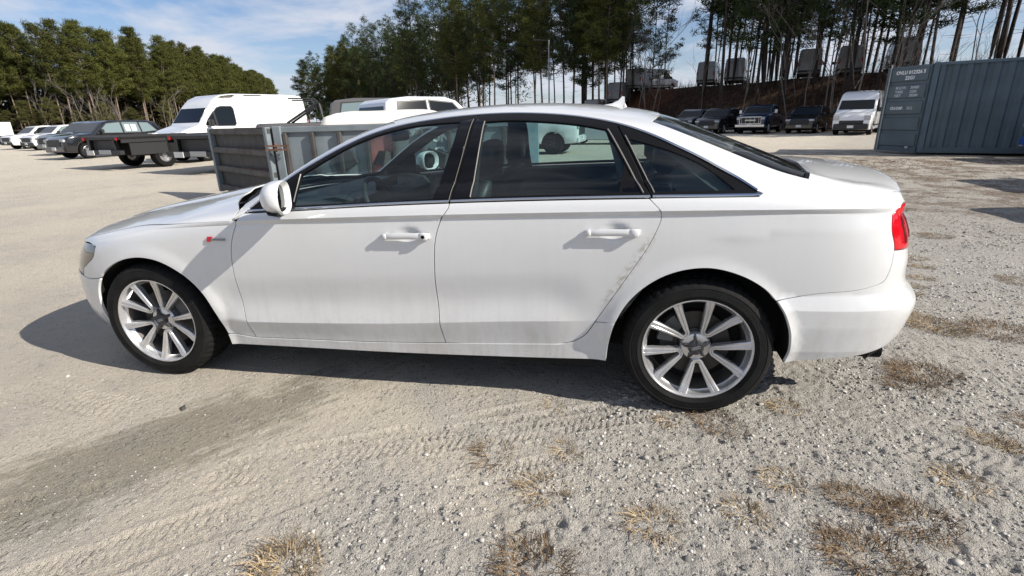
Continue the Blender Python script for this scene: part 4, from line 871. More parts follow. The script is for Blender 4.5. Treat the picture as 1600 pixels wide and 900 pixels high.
    for rr, dy in ((.031,.0155),(.035,.018),(.036,.030)):
        for i in range(n_):
            w = 2*math.pi*i/n_; lobe = max(0, math.cos(5*(w-rot-math.pi/5)))**3*.030*(rr/.035); V.append(((rr+lobe)*math.cos(w), dy+(.003 if lobe > .01 else 0), (rr+lobe)*math.sin(w)))
    F = [(0, 1+i, 1+(i+1)%n_) for i in range(n_)]+[(1+q*n_+i, 1+(q+1)*n_+i, 1+(q+1)*n_+(i+1)%n_, 1+q*n_+(i+1)%n_) for q in range(2) for i in range(n_)]
    mb = MB(); mb.add(V, F); mb.obj('hub_cap', CAPM, W_, smooth=40)
    mb = MB()
    for q in range(4):
        c_ = -.0135+q*.009; pts = [(c_+.0062*math.cos(t), .0160, .0062*math.sin(t)) for t in np.linspace(0, 2*math.pi, 17)]; mb.tube([(p[0]*math.cos(.35)-p[2]*math.sin(.35), p[1], p[0]*math.sin(.35)+p[2]*math.cos(.35)) for p in pts], .0010, 5, cap=False)
    mb.obj('emblem', mat('emblem_silver', (.5,.5,.5), .3, .8), W_)
    for q in range(5):
        w = rot+math.pi/5+q*2*math.pi/5; mb = MB(); mb.lathe([(.0001,.020),(.007,.020),(.0085,.022),(.0085,.034)], 10, 'y', (.0505*math.cos(w), 0, .0505*math.sin(w))); mb.obj('wheel_bolt', CAPM, W_)
    mb = MB(); mb.lathe([(.0001,.088),(.075,.088),(.08,.082),(.160,.082),(.162,.086),(.162,.108),(.08,.108)], 56); mb.obj('brake_disc', STEEL, W_, smooth=30)
    mb = MB(); 
    c_a = math.radians(25 if x < 0 else 150)
    for t in np.linspace(-.42, .42, 7)[:-1]:
        a0, a1 = c_a+t, c_a+t+.14; q = [(.105,a0),(.175,a0),(.175,a1),(.105,a1)]; mb.prism([(r*math.cos(a), r*math.sin(a)) for r, a in q], .062, .12)
    mb.obj('brake_caliper', mat('caliper_grey', (.10,.10,.10), .6), W_)
    return W_
for x, rot in ((-1.455, math.radians(137)), (1.460, math.radians(133))):
    make_wheel(x, rot, -1); make_wheel(x, rot, 1)
# wheel housings, floor, inner body
for x, cc in ((-1.41, cFar), (1.446, cRar)):
    for ys in (-1, 1):
        c_ = arch_off(cc, .006); mb = MB(); n_ = len(c_); Ps = surf(c_[:,0], c_[:,1], 'S')
        V = [(p[0], ys*(abs(p[1])-.010), p[2]) for p in Ps]+[(x+(p[0]-x)*1.02, ys*.60, p[2]) for p in Ps]
        mb.add(V, [(i, i+1, n_+i+1, n_+i) for i in range(n_-1)]+[tuple(range(n_, 2*n_))]); mb.obj('wheel_housing', DARK, car)
mb = MB(); mb.box(-1.0, 1.05, -.84, .84, .19, .24); mb.box(-2.1, 2.2, -.58, .58, .20, .26); mb.box(1.9, 2.25, -.75, .75, .30, .55); mb.box(1.92, 2.18, -.70, .70, .30, .98); mb.box(1.35, 2.0, -.70, .70, .30, .96); mb.obj('floor_pan', DARK, car)
mb = MB(); mb.box(-2.0, -1.0, -.58, .58, .26, .70); mb.obj('engine_bay', DARK, car)
# ---- cabin
mb = MB(); mb.prism([(-1.02,.93),(-.80,.965),(-.55,.975),(-.42,.955),(-.38,.90),(-.40,.80),(-.55,.60),(-1.0,.45)], -.80, .80); mb.obj('dashboard', INT, car, smooth=30)
mb = MB(); mb.prism([(-.60,.965),(-.46,.985),(-.36,.965),(-.38,.93),(-.6,.93)], -.56, -.20); mb.obj('instrument_hood', INT, car, smooth=30)
mb = MB(); mb.box(-.40, -.385, -.16, .16, .965, 1.03, .004); mb.obj('centre_screen', GBLK, car)
mb = MB(); M_ = Matrix.Translation((-.24,-.38,.90)) @ Matrix.Rotation(math.radians(-28), 4, 'Y'); pts = [M_ @ Vector((0, .185*math.cos(t), .185*math.sin(t))) for t in np.linspace(0, 2*math.pi, 41)]
mb.tube(pts, .016, 8, cap=False); mb.tube([M_ @ Vector((-.02,-.17,0)), M_ @ Vector((-.03,0,0)), M_ @ Vector((-.02,.17,0))], .018, 6); mb.tube([M_ @ Vector((-.02,0,-.17)), M_ @ Vector((-.03,0,0)), M_ @ Vector((-.16,0,0))], .022, 6); mb.tube([M_ @ Vector((-.055,0,0)), M_ @ Vector((-.005,0,0))], [.06,.05], 14); mb.obj('steering_wheel', INT, car, smooth=50)
mb = MB(); mb.box(-.40, .95, -.12, .12, .30, .58, .03); mb.obj('centre_console', INT, car)
def seat(x, y, w=.27):
    s_ = bpy.data.objects.new('seat', None); C.objects.link(s_); s_.parent = car; s_.location = (x, y, 0)
    def loft(name, secs, m_=LEA):   # (cx, cz, half thickness, half width)
        V = []; n_ = 20
        for cx, cz, ht, hw, dx, dz in secs:
            for i in range(n_):
                t = 2*math.pi*i/n_; c, s = math.cos(t), math.sin(t); a = math.copysign(abs(c)**.55, c)*hw; b = math.copysign(abs(s)**.6, s)*ht; V.append((cx+dx*b, a, cz+dz*b))
        F = [(i*n_+j, i*n_+(j+1)%n_, (i+1)*n_+(j+1)%n_, (i+1)*n_+j) for i in range(len(secs)-1) for j in range(n_)]+[tuple(range(n_)), tuple(range((len(secs)-1)*n_, len(secs)*n_))]
        mb = MB(); mb.add(V, F); mb.obj(name, m_, s_, smooth=60)
    loft('cushion', [(-.30,.50,.05,w*.85,0,1),(-.26,.50,.075,w,0,1),(0,.46,.08,w,0,1),(.2,.43,.07,w*.95,0,1)])
    loft('backrest', [(.17,.45,.08,w*.9,1,0),(.22,.60,.085,w,1,0),(.28,.80,.08,w*1.0,1,0),(.34,.98,.065,w*.9,1,0),(.37,1.06,.05,w*.72,1,0),(.38,1.075,.02,w*.5,1,0)])
    loft('headrest', [(.375,1.09,.03,.09,1,0),(.375,1.12,.055,.125,1,0),(.38,1.20,.06,.13,1,0),(.385,1.255,.045,.11,1,0),(.387,1.268,.015,.07,1,0)])
for y in (-.37, .37): seat(.02, y)
for y in (-.40, .40): seat(.93, y, .33)
mb = MB(); mb.box(1.36, 1.92, -.66, .66, .99, 1.015); mb.obj('parcel_shelf', INT, car)
# headliner, pillar trims and door cards on both sides follow the body from inside
panel('headliner', [curve([(-.14,1.10),(-.20,1.3),(-.215,CX)])[::-1], curve([(-.14,1.10),(.15,1.12),(.5,1.13),(.9,1.10),(1.20,1.02)])[1:], curve([(1.20,1.02),(1.25,1.2),(1.27,CX)])[1:]], 'P', HEAD, car, off=-.045, gap=0, h=.12, full=True, rim=0)
panel('door_card', [beltc(-.72, 1.30, -.004), curve([(1.30,1.0),(1.2,.6),(1.1,.45),(-.8,.40)], smooth=False), curve([(-.8,.4),(-.76,.9)], smooth=False)], 'S', INTL, car, off=-.075, gap=0, h=.1, both=True, rim=0)
def ptrim(name, pts, off=-.03, m_=INT):
    panel(name, [curve(pts, .05, False)], 'P', m_, car, off=off, gap=0, h=.1, both=True, rim=0)
ptrim('pillar_trim', [(.24,.47),(.27,.75),(.31,.96),(.43,.95),(.43,.47)])
ptrim('pillar_trim', [(-.74,.50),(-.62,.59),(-.40,.745),(-.20,.88),(.0,.965),(.3,.99),(.7,.985),(1.0,.93),(1.2,.84),(1.26,1.0),(.9,1.11),(.3,1.13),(-.1,1.07),(-.45,.84),(-.80,.54)], -.022, HEAD)
ptrim('pillar_trim', [(1.10,.50),(1.02,.86),(1.12,.80),(1.24,.50)])
ptrim('pillar_trim', [(1.56,.50),(1.30,.735),(1.12,.83),(1.2,.90),(1.5,.72),(1.75,.62),(1.8,.50)], -.03, HEAD)
mb = MB(); mb.tube([(-.28,.0,1.36),(-.27,0,1.30)], .008, 6); mb.box(-.285,-.255,-.12,.12,1.255,1.315,.012); mb.obj('interior_mirror', BLK, car)
# exhaust tip under the rear bumper
for ys in (-1, 1):
    mb = MB(); mb.tube([(2.20,ys*.60,.25),(2.36,ys*.60,.25)], .04, 16); mb.obj('exhaust_tip', BLK, car, smooth=40)
# ================================================================ vehicles in the yard
def poly_inset(P, d):
    P = np.array(P, float)
    if area2(P) < 0: P = P[::-1]
    return inset(P, d)[0]
SPEC = {
 'suv': dict(L=4.8, W=1.93, belt=1.12, k=.26, prof=[(.02,.42),(-.0,.70),(.05,.93),(.22,1.04),(.70,1.10),(1.22,1.15),(1.86,1.66),(2.2,1.735),(3.2,1.74),(4.0,1.715),(4.38,1.64),(4.62,1.22),(4.76,1.02),(4.80,.75),(4.72,.40)], wx=(.92,3.80), r=.37, zb=.30,
   win=[[(1.52,1.17),(2.0,1.585),(2.62,1.64),(2.62,1.15)],[(2.71,1.15),(2.71,1.64),(3.46,1.63),(3.50,1.15)],[(3.58,1.15),(3.55,1.62),(3.98,1.60),(4.33,1.20)]], doors=[(1.38,2.66),(2.67,3.54)], ws=((1.25,1.17),(1.84,1.645)), rw=((4.41,1.60),(4.60,1.24)), lights=((.03,.80,.92),(4.76,.86,1.06)), gr=(.60,.90)),
 'pickup': dict(L=5.9, W=2.02, belt=1.30, k=.30, prof=[(.03,.52),(0,.85),(.02,1.12),(.18,1.24),(.8,1.28),(1.42,1.32),(1.98,1.84),(2.3,1.93),(3.3,1.94),(3.78,1.89),(3.92,1.80),(4.02,1.36),(4.06,1.31),(5.86,1.32),(5.90,1.25),(5.88,.60)], wx=(1.02,4.62), r=.41, zb=.42,
   win=[[(1.72,1.34),(2.12,1.78),(2.78,1.84),(2.78,1.33)],[(2.87,1.33),(2.87,1.84),(3.62,1.80),(3.74,1.34)]], doors=[(1.60,2.82),(2.83,3.86)], ws=((1.46,1.35),(1.96,1.82)), rw=((3.93,1.76),(4.00,1.42)), lights=((.02,.98,1.14),(5.88,.90,1.22)), gr=(.74,1.14)),
 'van': dict(L=5.6, W=2.05, belt=1.25, k=.085, prof=[(.03,.45),(0,.78),(.10,1.06),(.35,1.20),(.85,1.36),(1.08,1.66),(1.36,2.05),(1.62,2.32),(1.90,2.46),(2.4,2.52),(4.6,2.53),(5.42,2.50),(5.56,2.38),(5.60,1.2),(5.58,.40)], wx=(.95,4.35), r=.36, zb=.30,
   win=[[(1.12,1.38),(1.22,1.56),(1.44,1.80),(1.48,1.34)],[(1.54,1.33),(1.50,1.84),(1.62,1.97),(1.78,2.02),(2.18,2.02),(2.24,1.94),(2.24,1.38),(2.18,1.32)]], doors=[(1.06,2.34)], ws=((.90,1.42),(1.33,2.01)), rw=None, lights=((.06,.86,1.12),(5.58,1.05,1.5)), gr=(.66,.84)),
 'sedan': dict(L=4.8, W=1.86, belt=.95, k=.30, prof=[(.02,.40),(0,.60),(.08,.76),(.5,.87),(1.3,.96),(2.05,1.36),(2.4,1.44),(3.2,1.43),(3.6,1.36),(4.2,1.08),(4.7,1.02),(4.8,.80),(4.76,.38)], wx=(.92,3.75), r=.33, zb=.24,
   win=[[(1.68,.99),(2.16,1.31),(2.72,1.36),(2.72,.98)],[(2.79,.98),(2.79,1.36),(3.4,1.33),(3.82,1.04)]], doors=[(1.5,2.75),(2.76,3.66)], ws=((1.34,.98),(2.03,1.345)), rw=((3.66,1.33),(4.14,1.11)), lights=((.05,.60,.74),(4.76,.74,.92)), gr=(.42,.66)),
}
VGL = mat('vehicle_window_glass', (.008,.010,.012), .05, spec=.3); VGL2 = mat('vehicle_pale_glass', (.16,.21,.22), .06, spec=.6); VBL = mat('vehicle_black_plastic', (.018,.018,.019), .5); VCH = mat('vehicle_chrome', (.70,.71,.73), .12, 1)
VTY = mat('vehicle_tyre', (.012,.012,.012), .85, spec=.1); VRIM = mat('vehicle_rim', (.42,.42,.43), .3, .8); VRED = mat('vehicle_tail_light', (.30,.01,.01), .15); VLMP = mat('vehicle_headlight', (.45,.46,.48), .08, coat=1); PLT = mat('number_plate_white', (.62,.62,.60), .5)
def vpaint(name, c, r=.22): return mat('vehicle_paint_'+name, c, r, coat=.8)
def vehicle(name, label, cat, front, heading, kind, paint, group=None, scale=1.0, rim=VRIM, chrome=False, low_black=False, glass=VGL, doors=True, rack=False, L=None, stickers=False, z=None, detail=True):
    S = dict(SPEC[kind]); W = S['W']; Lg = S['L']; kx = (L or Lg)/Lg
    h = Vector((heading[0], heading[1], 0)).normalized(); ctr = Vector((front[0], front[1], 0))-h*(Lg*kx*scale/2)
    t = thing(name, label, cat, (ctr.x, ctr.y, (gz(ctr.x, ctr.y) if z is None else z)), math.atan2(-h.y, -h.x), group); t.scale = (scale*kx, scale, scale)
    X0 = Lg/2
    def hw(x, z_):
        x = np.asarray(x, float); z_ = np.asarray(z_, float)
        w = W/2-S['k']*np.maximum(0, z_-S['belt'])-.05*np.clip((S['belt']-.35-z_)/.6, 0, 1)**2
        if kind == 'van': w = w-.10*np.clip((z_-2.25)/.27, 0, 1)**2
        e = np.abs(x-Lg/2)/(Lg/2); return w-.13*np.clip((e-.72)/.28, 0, 1)**2.2*(1 if kind != 'van' else .6)
    pr = [tuple(p) for p in S['prof']]; bot = []
    for wx in (S['wx'][1], S['wx'][0]):
        R = S['r']+.07; a0 = math.asin(max(-1, min(1, (S['zb']-S['r'])/R)))
        for a in np.linspace(a0, math.pi-a0, 15): bot.append((wx+R*math.cos(a), S['r']+R*math.sin(a)))
    top = curve(pr, .12) if False else np.array(pr); poly = [tuple(p) for p in top]+[(Lg-.10, S['zb']+.03)]+bot+[(.12, S['zb']+.02)]
    poly = clean(np.array(poly)); 
    if area2(poly) < 0: poly = poly[::-1]
    # densify long edges
    dn = []
    for a, b in zip(poly, np.roll(poly, -1, 0)): n = max(1, int(np.hypot(*(b-a))/.25)); dn += [a+(b-a)*k/n for k in range(n)]
    poly = np.array(dn); rings = []; e = np.abs(poly[:,0]-Lg/2)
    for off, ins in ((0., .055), (.018, .020), (.05, .004), (.10, 0.)):
        q = poly_inset(poly, ins) if ins else poly; rings.append((q, off))
    V = []; F = []; n = len(poly)
    for sgn in (-1, 1):
        seq = rings if sgn < 0 else rings[::-1]
        for q, off in seq:
            for x, z_ in q: V.append((x-X0, sgn*(float(hw(x, z_))-off), z_))
    for i in range(7):
        for j in range(n): F.append((i*n+j, i*n+(j+1)%n, (i+1)*n+(j+1)%n, (i+1)*n+j))
    q = rings[0][0]; G = np.array([(x, z_) for x in np.arange(.2, Lg, .25) for z_ in (.45, .7, .95, S['belt']-.04, S['belt']+.02, 1.45, 1.7, 2.0, 2.25, 2.4)]); G = G[inside(G, poly_inset(poly, .12))]
    allp = np.vstack([q, G]); co, ed, fa, ov, oe, of = delaunay_2d_cdt([Vector(p) for p in allp.tolist()], [(i, (i+1)%n) for i in range(n)], [], 0, 1e-6)
    co = np.array([tuple(c) for c in co]); fa = np.array([tuple(f) for f in fa]); fa = fa[inside(co[fa].mean(1), q)]
    for sgn in (-1, 1):
        b = len(V); V += [(x-X0, sgn*float(hw(x, z_)), z_) for x, z_ in co]; F += [tuple(int(i)+b for i in f) for f in fa]
    # weld and clean
    mb = MB(); mb.add(V, F); body_ = mb.obj('body', paint, t)
    import bmesh
    bm = bmesh.new(); bm.from_mesh(body_.data); bmesh.ops.remove_doubles(bm, verts=bm.verts[:], dist=.0015); bmesh.ops.recalc_face_normals(bm, faces=bm.faces[:]); bm.to_mesh(body_.data); bm.free()
    body_.data.polygons.foreach_set('use_smooth', np.ones(len(body_.data.polygons), bool)); body_.data.set_sharp_from_angle(angle=math.radians(38))
    mb = MB(); mb.box(.9-X0, Lg-.9-X0, -W/2+.25, W/2-.25, .22, S['zb']+.35); mb.obj('underbody', DARK, t)
    def plate(name, pts, m_, off=.006, sides=(-1, 1), par=t, th=.012):
        P = clean(np.array(pts, float)); 
        if area2(P) < 0: P = P[::-1]
        d_ = []
        for a, b in zip(P, np.roll(P, -1, 0)): k = max(1, int(np.hypot(*(b-a))/.3)); d_ += [a+(b-a)*i/k for i in range(k)]
        P = np.array(d_); o = []
        for s in sides:
            mb = MB(); n_ = len(P); y1 = hw(P[:,0], P[:,1])+off; y0 = y1-th-off; V = [(x-X0, s*y, z_) for (x, z_), y in zip(P, y1)]+[(x-X0, s*y, z_) for (x, z_), y in zip(P, y0)]
            mb.add(V, [tuple(range(n_))]+[(i, n_+i, n_+(i+1)%n_, (i+1)%n_) for i in range(n_)]); o.append(mb.obj(name, m_, par))
        return o
    dparts = {}
    if doors:
        for a, b in S['doors']:
            zb_ = S['zb']+.12; cut_ = []
            pts = [(a, S['belt']-.01), (b, S['belt']-.01), (b, zb_+.22), (b-.05, zb_), (a+.03, zb_)]
            wz = [w for w in S['wx'] if abs(w-(a+b)/2) < 1.6]
            if b > S['wx'][1]-S['r']-.12: pts = [(a, S['belt']-.01), (b, S['belt']-.01), (b, S['r']*2+.18), (S['wx'][1]-S['r']-.10, S['r']+.15), (S['wx'][1]-S['r']-.14, zb_), (a+.03, zb_)]
            for o, s in zip(plate('door', pts, paint, .008), (-1, 1)): dparts.setdefault(s, []).append(o)
            for s in (-1, 1):
                mb = MB(); zz = S['belt']-.10; y = float(hw(b-.15, zz)); mb.box(b-.24-X0, b-.07-X0, min(s*y, s*(y+.035)), max(s*y, s*(y+.035)), zz-.015, zz+.015, .006); mb.obj('door_handle', paint if not chrome else VCH, dparts[s][-1])
    for i, w in enumerate(S['win']):
        P = np.array(w); c = P.mean(0)
        for s in (-1, 1):
            par = t
            fr_ = plate('window_frame', poly_inset(P, -.028), VBL, .009, (s,), par)[0]; plate('side_window', poly_inset(P, .004), glass, .013, (s,), fr_)
            if stickers and i == 1 and s == -1: plate('paper_sheet', [(2.80,1.22),(2.80,1.52),(3.02,1.53),(3.02,1.22)], PLT, .018, (s,), fr_); plate('paper_sheet', [(3.10,1.22),(3.10,1.53),(3.34,1.53),(3.34,1.22)], PLT, .018, (s,), fr_)
    def cross(name, a, b, m_, ym=.10, off=.008, z_in=.04, par=t, curve_=.03):
        a = np.array(a); b = np.array(b); d = (b-a)/np.hypot(*(b-a)); n_ = np.array([-d[1], d[0]]); 
        if name != 'rear_window' and n_[0] > 0: n_ = -n_
        if name == 'rear_window' and n_[0] < 0: n_ = -n_
        mb = MB(); V = []; a = a+d*z_in; b = b-d*z_in; cols = 7
        for p in (a, b):
            w = float(hw(p[0], p[1]))-ym
            for i in range(cols): yy = -w+2*w*i/(cols-1); q = p+n_*(off); V.append((q[0]-X0, yy, q[1]))
        V += [(v[0]-n_[0]*.03, v[1], v[2]-n_[1]*.03) for v in V]; k = cols
        F = [(i, i+1, k+i+1, k+i) for i in range(k-1)]+[(2*k+i, 3*k+i, 3*k+i+1, 2*k+i+1) for i in range(k-1)]+[(i, 2*k+i, 2*k+i+1, i+1) for i in range(k-1)]+[(k+i, k+i+1, 3*k+i+1, 3*k+i) for i in range(k-1)]+[(0, k, 3*k, 2*k), (k-1, 3*k-1, 4*k-1, 2*k-1)]
        mb.add(V, F); return mb.obj(name, m_, par)
    cross('windscreen', *S['ws'], VGL if glass is VGL else VGL, .11)
    if S['rw']: cross('rear_window', *S['rw'], VGL, .14)
    lx, lz0, lz1 = S['lights'][0]
    for s in (-1, 1):
        y = float(hw(.12, lz1)); mb = MB(); mb.box(-.012-X0, .20-X0, min(s*(y-.36), s*(y-.02)), max(s*(y-.36), s*(y-.02)), lz0, lz1, .02); mb.obj('headlight', VLMP, t)
        rx, rz0, rz1 = S['lights'][1]; y = float(hw(rx-.05, rz1)); mb = MB(); mb.box(rx-.12-X0, rx+.03-X0, min(s*(y-.18), s*(y+.006)), max(s*(y-.18), s*(y+.006)), rz0, rz1, .015); mb.obj('tail_light', VRED, t)
        zz = S['belt']+.06; mx_ = S['win'][0][0][0]+.12; y = float(hw(mx_, zz)); mb = MB(); hh = .11 if kind in ('suv','sedan') else .17; mb.box(mx_-.10-X0, mx_+.04-X0, min(s*(y+.06), s*(y+.27)), max(s*(y+.06), s*(y+.27)), zz-.01, zz+hh*1.4, .03); mb.tube([(mx_-X0, s*(y-.02), zz+.02), (mx_-X0, s*(y+.10), zz+.05)], .025, 6); mb.obj('side_mirror', VBL if kind == 'van' or not chrome else VCH, t)
    g0, g1 = S['gr']; mb = MB(); gw = .30*W if kind != 'pickup' else .33*W; mb.box(-.022-X0, .10-X0, -gw, gw, g0, g1, .02); grl = mb.obj('grille', VBL, t)
    if chrome:
        mb = MB(); a = .045
        for y0, y1, z0, z1 in ((-gw-.02,gw+.02,g1-.03,g1+.04),(-gw-.02,gw+.02,g0-.05,g0+.0),(-gw-.04,-gw+.01,g0-.04,g1+.03),(gw-.01,gw+.04,g0-.04,g1+.03)): mb.box(-.05-X0, .05-X0, y0, y1, z0, z1, .01)
        mb.box(-.04-X0, .02-X0, -.35, .35, (g0+g1)/2-.05, (g0+g1)/2+.05, .01)
        for yy in np.linspace(-gw+.12, gw-.12, 5): mb.box(-.035-X0, .02-X0, yy-.012, yy+.012, g0, g1)
        mb.obj('chrome_surround', VCH, grl)
        mb = MB(); mb.box(-.14-X0, .14-X0, -W/2+.06, W/2-.06, .50, .66, .03); mb.obj('front_bumper', VCH, t)
    else:
        mb = MB(); mb.box(-.05-X0, .16-X0, -W/2+.14, W/2-.14, S['zb']+.03, S['zb']+(.26 if kind != 'van' else .36), .04); mb.obj('front_bumper', VBL if (low_black or kind == 'van') else paint, t)
    mb = MB(); mb.box(Lg-.10-X0, Lg+.06-X0, -W/2+.10, W/2-.10, .48, .66, .03); mb.obj('rear_bumper', VCH if chrome else VBL, t)
    mb = MB(); mb.box(-.075-X0, -.05-X0, -.16, .16, S['zb']+.12, S['zb']+.27, .004); mb.obj('number_plate', PLT, t)
    if kind == 'van':
        plate('side_moulding', [(1.05,.52),(4.0,.52),(4.0,.60),(1.05,.60)], VBL, .02); plate('side_moulding', [(4.78,.52),(5.50,.52),(5.50,.60),(4.78,.60)], VBL, .02)
        for a_, b_ in ((2.50,3.52),(3.62,4.50),(4.60,5.40)): plate('side_panel', [(a_,.95 if a_ != 3.62 else 1.0),(a_,2.02),(b_,2.02),(b_,.95 if b_ != 4.5 else 1.0)], paint, .007)
    if kind == 'pickup':
        mb = MB(); mb.box(4.14-X0, 5.80-X0, -W/2+.18, W/2-.18, 1.28, 1.328); mb.obj('bed_shade_panel', DARK, t)  # flat dark panel standing for the shade inside the bed
    if rack:
        mb = MB()
        for s in (-1, 1): mb.tube([(4.15-X0, s*.85, 1.30), (4.22-X0, s*.80, 1.80), (4.35-X0, s*.72, 1.93)], .035, 8); mb.tube([(4.22-X0, s*.80, 1.86), (5.1-X0, s*.86, 1.32)], .03, 8)
        mb.tube([(4.35-X0, -.72, 1.93), (4.35-X0, .72, 1.93)], .035, 8); mb.tube([(4.35-X0, -.72, 1.93),(5.0-X0,-.72,1.96)], .02, 6); mb.tube([(4.35-X0, .72, 1.93),(5.0-X0,.72,1.96)], .02, 6); mb.obj('sports_bar', VBL, t)
    # wheels
    r = S['r']
    for i, (wx, s) in enumerate([(w, s) for w in S['wx'] for s in (-1, 1)]):
        w_ = bpy.data.objects.new('wheel', None); C.objects.link(w_); w_.parent = t; w_.location = (wx-X0, s*(W/2-.045), r); w_.rotation_euler = (0, 0, 0 if s < 0 else math.pi)
        key = (kind, rim.name)
        if key not in WHL:
            mb = MB(); mb.lathe([(r*.62,.03),(r*.66,.0),(r*.80,-.012),(r*.93,.0),(r*.985,.03),(r,.06),(r,.20),(r*.97,.235),(r*.6,.24)], 36); ty = mb.obj('tyre', VTY, w_, smooth=35)
            mb = MB(); mb.lathe([(r*.64,.01),(r*.61,.004),(r*.58,.03),(r*.56,.16)], 36)
            for q in range(6):
                a = q*math.pi/3+.2
                for s2 in (-.16, .16): p0 = Vector((r*.14*math.cos(a+s2*2), .035, r*.14*math.sin(a+s2*2))); p1 = Vector((r*.60*math.cos(a+s2), .018, r*.60*math.sin(a+s2))); mb.tube([p0, p1], [.028, .024], 5)
            mb.lathe([(.0001,.018),(r*.16,.02),(r*.2,.04),(r*.2,.12)], 20); ri = mb.obj('rim', rim, w_, smooth=35)
            mb = MB(); mb.lathe([(.0001,.10),(r*.58,.10)], 20); dk = mb.obj('brake_disc', DARK, w_); WHL[key] = (ty.data, ri.data, dk.data)
        else:
            for nm, d_ in zip(('tyre','rim','brake_disc'), WHL[key]): o = bpy.data.objects.new(nm, d_); C.objects.link(o); o.parent = w_
    return t
WHL = {}
WH = vpaint('white', (.74,.75,.76)); BK = vpaint('black', (.010,.011,.013), .15); NV = vpaint('navy', (.008,.018,.05), .15); DG = vpaint('dark_grey', (.03,.032,.035)); GN = vpaint('grey_green', (.055,.075,.072)); SV = vpaint('dark_bronze', (.10,.095,.09)); BL = vpaint('blue', (.01,.07,.30)); 
RIMB = mat('black_rim', (.03,.03,.03), .35, .5)
gR = 'vehicles parked in a row below the wooded bank'; gL = 'vehicles parked side by side at the far left'
ram = vehicle('pickup_truck', 'dark blue pickup truck with a big chrome grille and bumper below the wooded bank', 'pickup truck', (10.1,36.0), (-.46,-.89), 'pickup', NV, gR, chrome=True)
vehicle('black_suv', 'black SUV between the chrome-fronted pickup and the white van, nose to the yard', 'SUV', (13.0,35.4), (-.50,-.87), 'suv', BK, gR)
vehicle('white_van', 'white high-roof van with dark front bumper beside the open container door', 'van', (14.7,31.8), (-.50,-.87), 'van', WH, gR, scale=1.0)
vehicle('black_suv', 'black SUV with slatted grille just left of the chrome-fronted pickup', 'SUV', (7.5,37.3), (-.52,-.85), 'suv', BK, gR)
vehicle('dark_car', 'dark SUV half hidden behind the rear window of the white saloon, leftmost of the row', 'car', (6.0,39.4), (-.52,-.85), 'suv', DG, gR, scale=.95)
# left
vehicle('black_suv', 'black SUV with two white papers in its side window, far left', 'SUV', (-24.9,17.6), (-.25,-.97), 'suv', BK, gL, stickers=True, rim=VRIM, glass=VGL2)
vehicle('green_suv', 'boxy grey-green SUV standing behind the black SUV, far left', 'SUV', (-30.5,21.6), (-.25,-.97), 'suv', GN, gL, scale=1.05, glass=VGL2)
vehicle('white_crossover', 'white crossover with dark lower trim, second from the left edge', 'SUV', (-40.2,28.0), (-.25,-.97), 'suv', WH, gL, low_black=True, glass=VGL2)
vehicle('white_suv', 'white SUV cut by the left edge of the photo', 'SUV', (-45.6,30.6), (-.25,-.97), 'suv', WH, gL, low_black=True)
vehicle('white_pickup', 'white pickup standing far behind between the crossover and the green SUV', 'pickup truck', (-47.5,36.5), (-.25,-.97), 'pickup', WH, gL)
vehicle('white_van', 'big white high-roof panel van side-on behind the black flatbeds', 'van', (-16.3,14.9), (-.33,-.95), 'van', WH, None, doors=True, L=6.0, scale=1.04)
vehicle('grey_pickup', 'dark bronze pickup with a black sports bar beyond the skip', 'pickup truck', (-3.85,14.15), (.87,.48), 'pickup', SV, None, rack=True, scale=1.05, glass=VGL2)
vehicle('white_pickup', 'white crew-cab pickup seen from behind over the skip', 'pickup truck', (-2.25,12.4), (.67,.74), 'pickup', WH, None)
vehicle('white_pickup', 'white pickup on black wheels seen through the rear door window of the saloon', 'pickup truck', (-.15,17.35), (.97,-.1), 'pickup', WH, None, rim=RIMB, scale=.92)
vehicle('white_car', 'white car beyond the black-wheeled pickup, seen through the rear door window', 'car', (-1.6,24.2), (-.9,.2), 'sedan', WH, None)
# right edge: a nose-in row whose shadows reach into the picture
gE = 'vehicles at the right edge of the yard'
vehicle('blue_suv', 'blue SUV nose at the right edge in front of the container', 'SUV', (11.15,11.75), (-1,.05), 'suv', BL, gE)
vehicle('grey_suv', 'grey SUV right of the picture, throwing the upper long shadow', 'SUV', (8.75,7.0), (-1,.03), 'suv', DG, gE)
vehicle('dark_suv', 'dark SUV right of the picture, throwing the lower long shadow', 'SUV', (7.2,3.75), (-1,.02), 'suv', BK, gE)
# vans on top of the bank
gV = 'high-roof vans lined up on top of the bank'; vb = None
VT = [(-.9,65.2,'white van among the trunks, leftmost on the bank'), (1.8,66.3,'white van among the trunks, second from the left on the bank'), (3.9,67.4,'white van close behind the open sunlit van on the bank'), (6.0,70.2,'white panel van in full sun with its long side showing, above the red earth'), (11.6,64.0,'van in shade on the bank, first right of the red earth'), (13.9,60.6,'van in shade on the bank, second right of the red earth'), (19.6,56.0,'van in shade on the bank above the dark blue pickup'), (22.0,53.2,'van in shade on the bank above the black SUV'), (25.0,50.3,'van in shade on the bank above the white van'), (33.8,45.6,'large dark van on the bank above the container')]
for i, (x, y, lab) in enumerate(VT):
    hd = (.86,.50) if i == 3 else (.30,.95)
    if vb is None:
        vb = vehicle('box_van', lab, 'van', (x, y), hd, 'van', vpaint('shaded_white', (.24,.24,.24), .7), gV); o = vb  # white paint greyed down to carry the shade of the trees
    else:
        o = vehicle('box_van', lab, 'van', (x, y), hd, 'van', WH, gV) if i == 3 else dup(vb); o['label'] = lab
    h = Vector((hd[0], hd[1], 0)).normalized(); o.location = (x, y, gz(x, y)); o.rotation_euler = (0, 0, math.atan2(-h.y, -h.x))
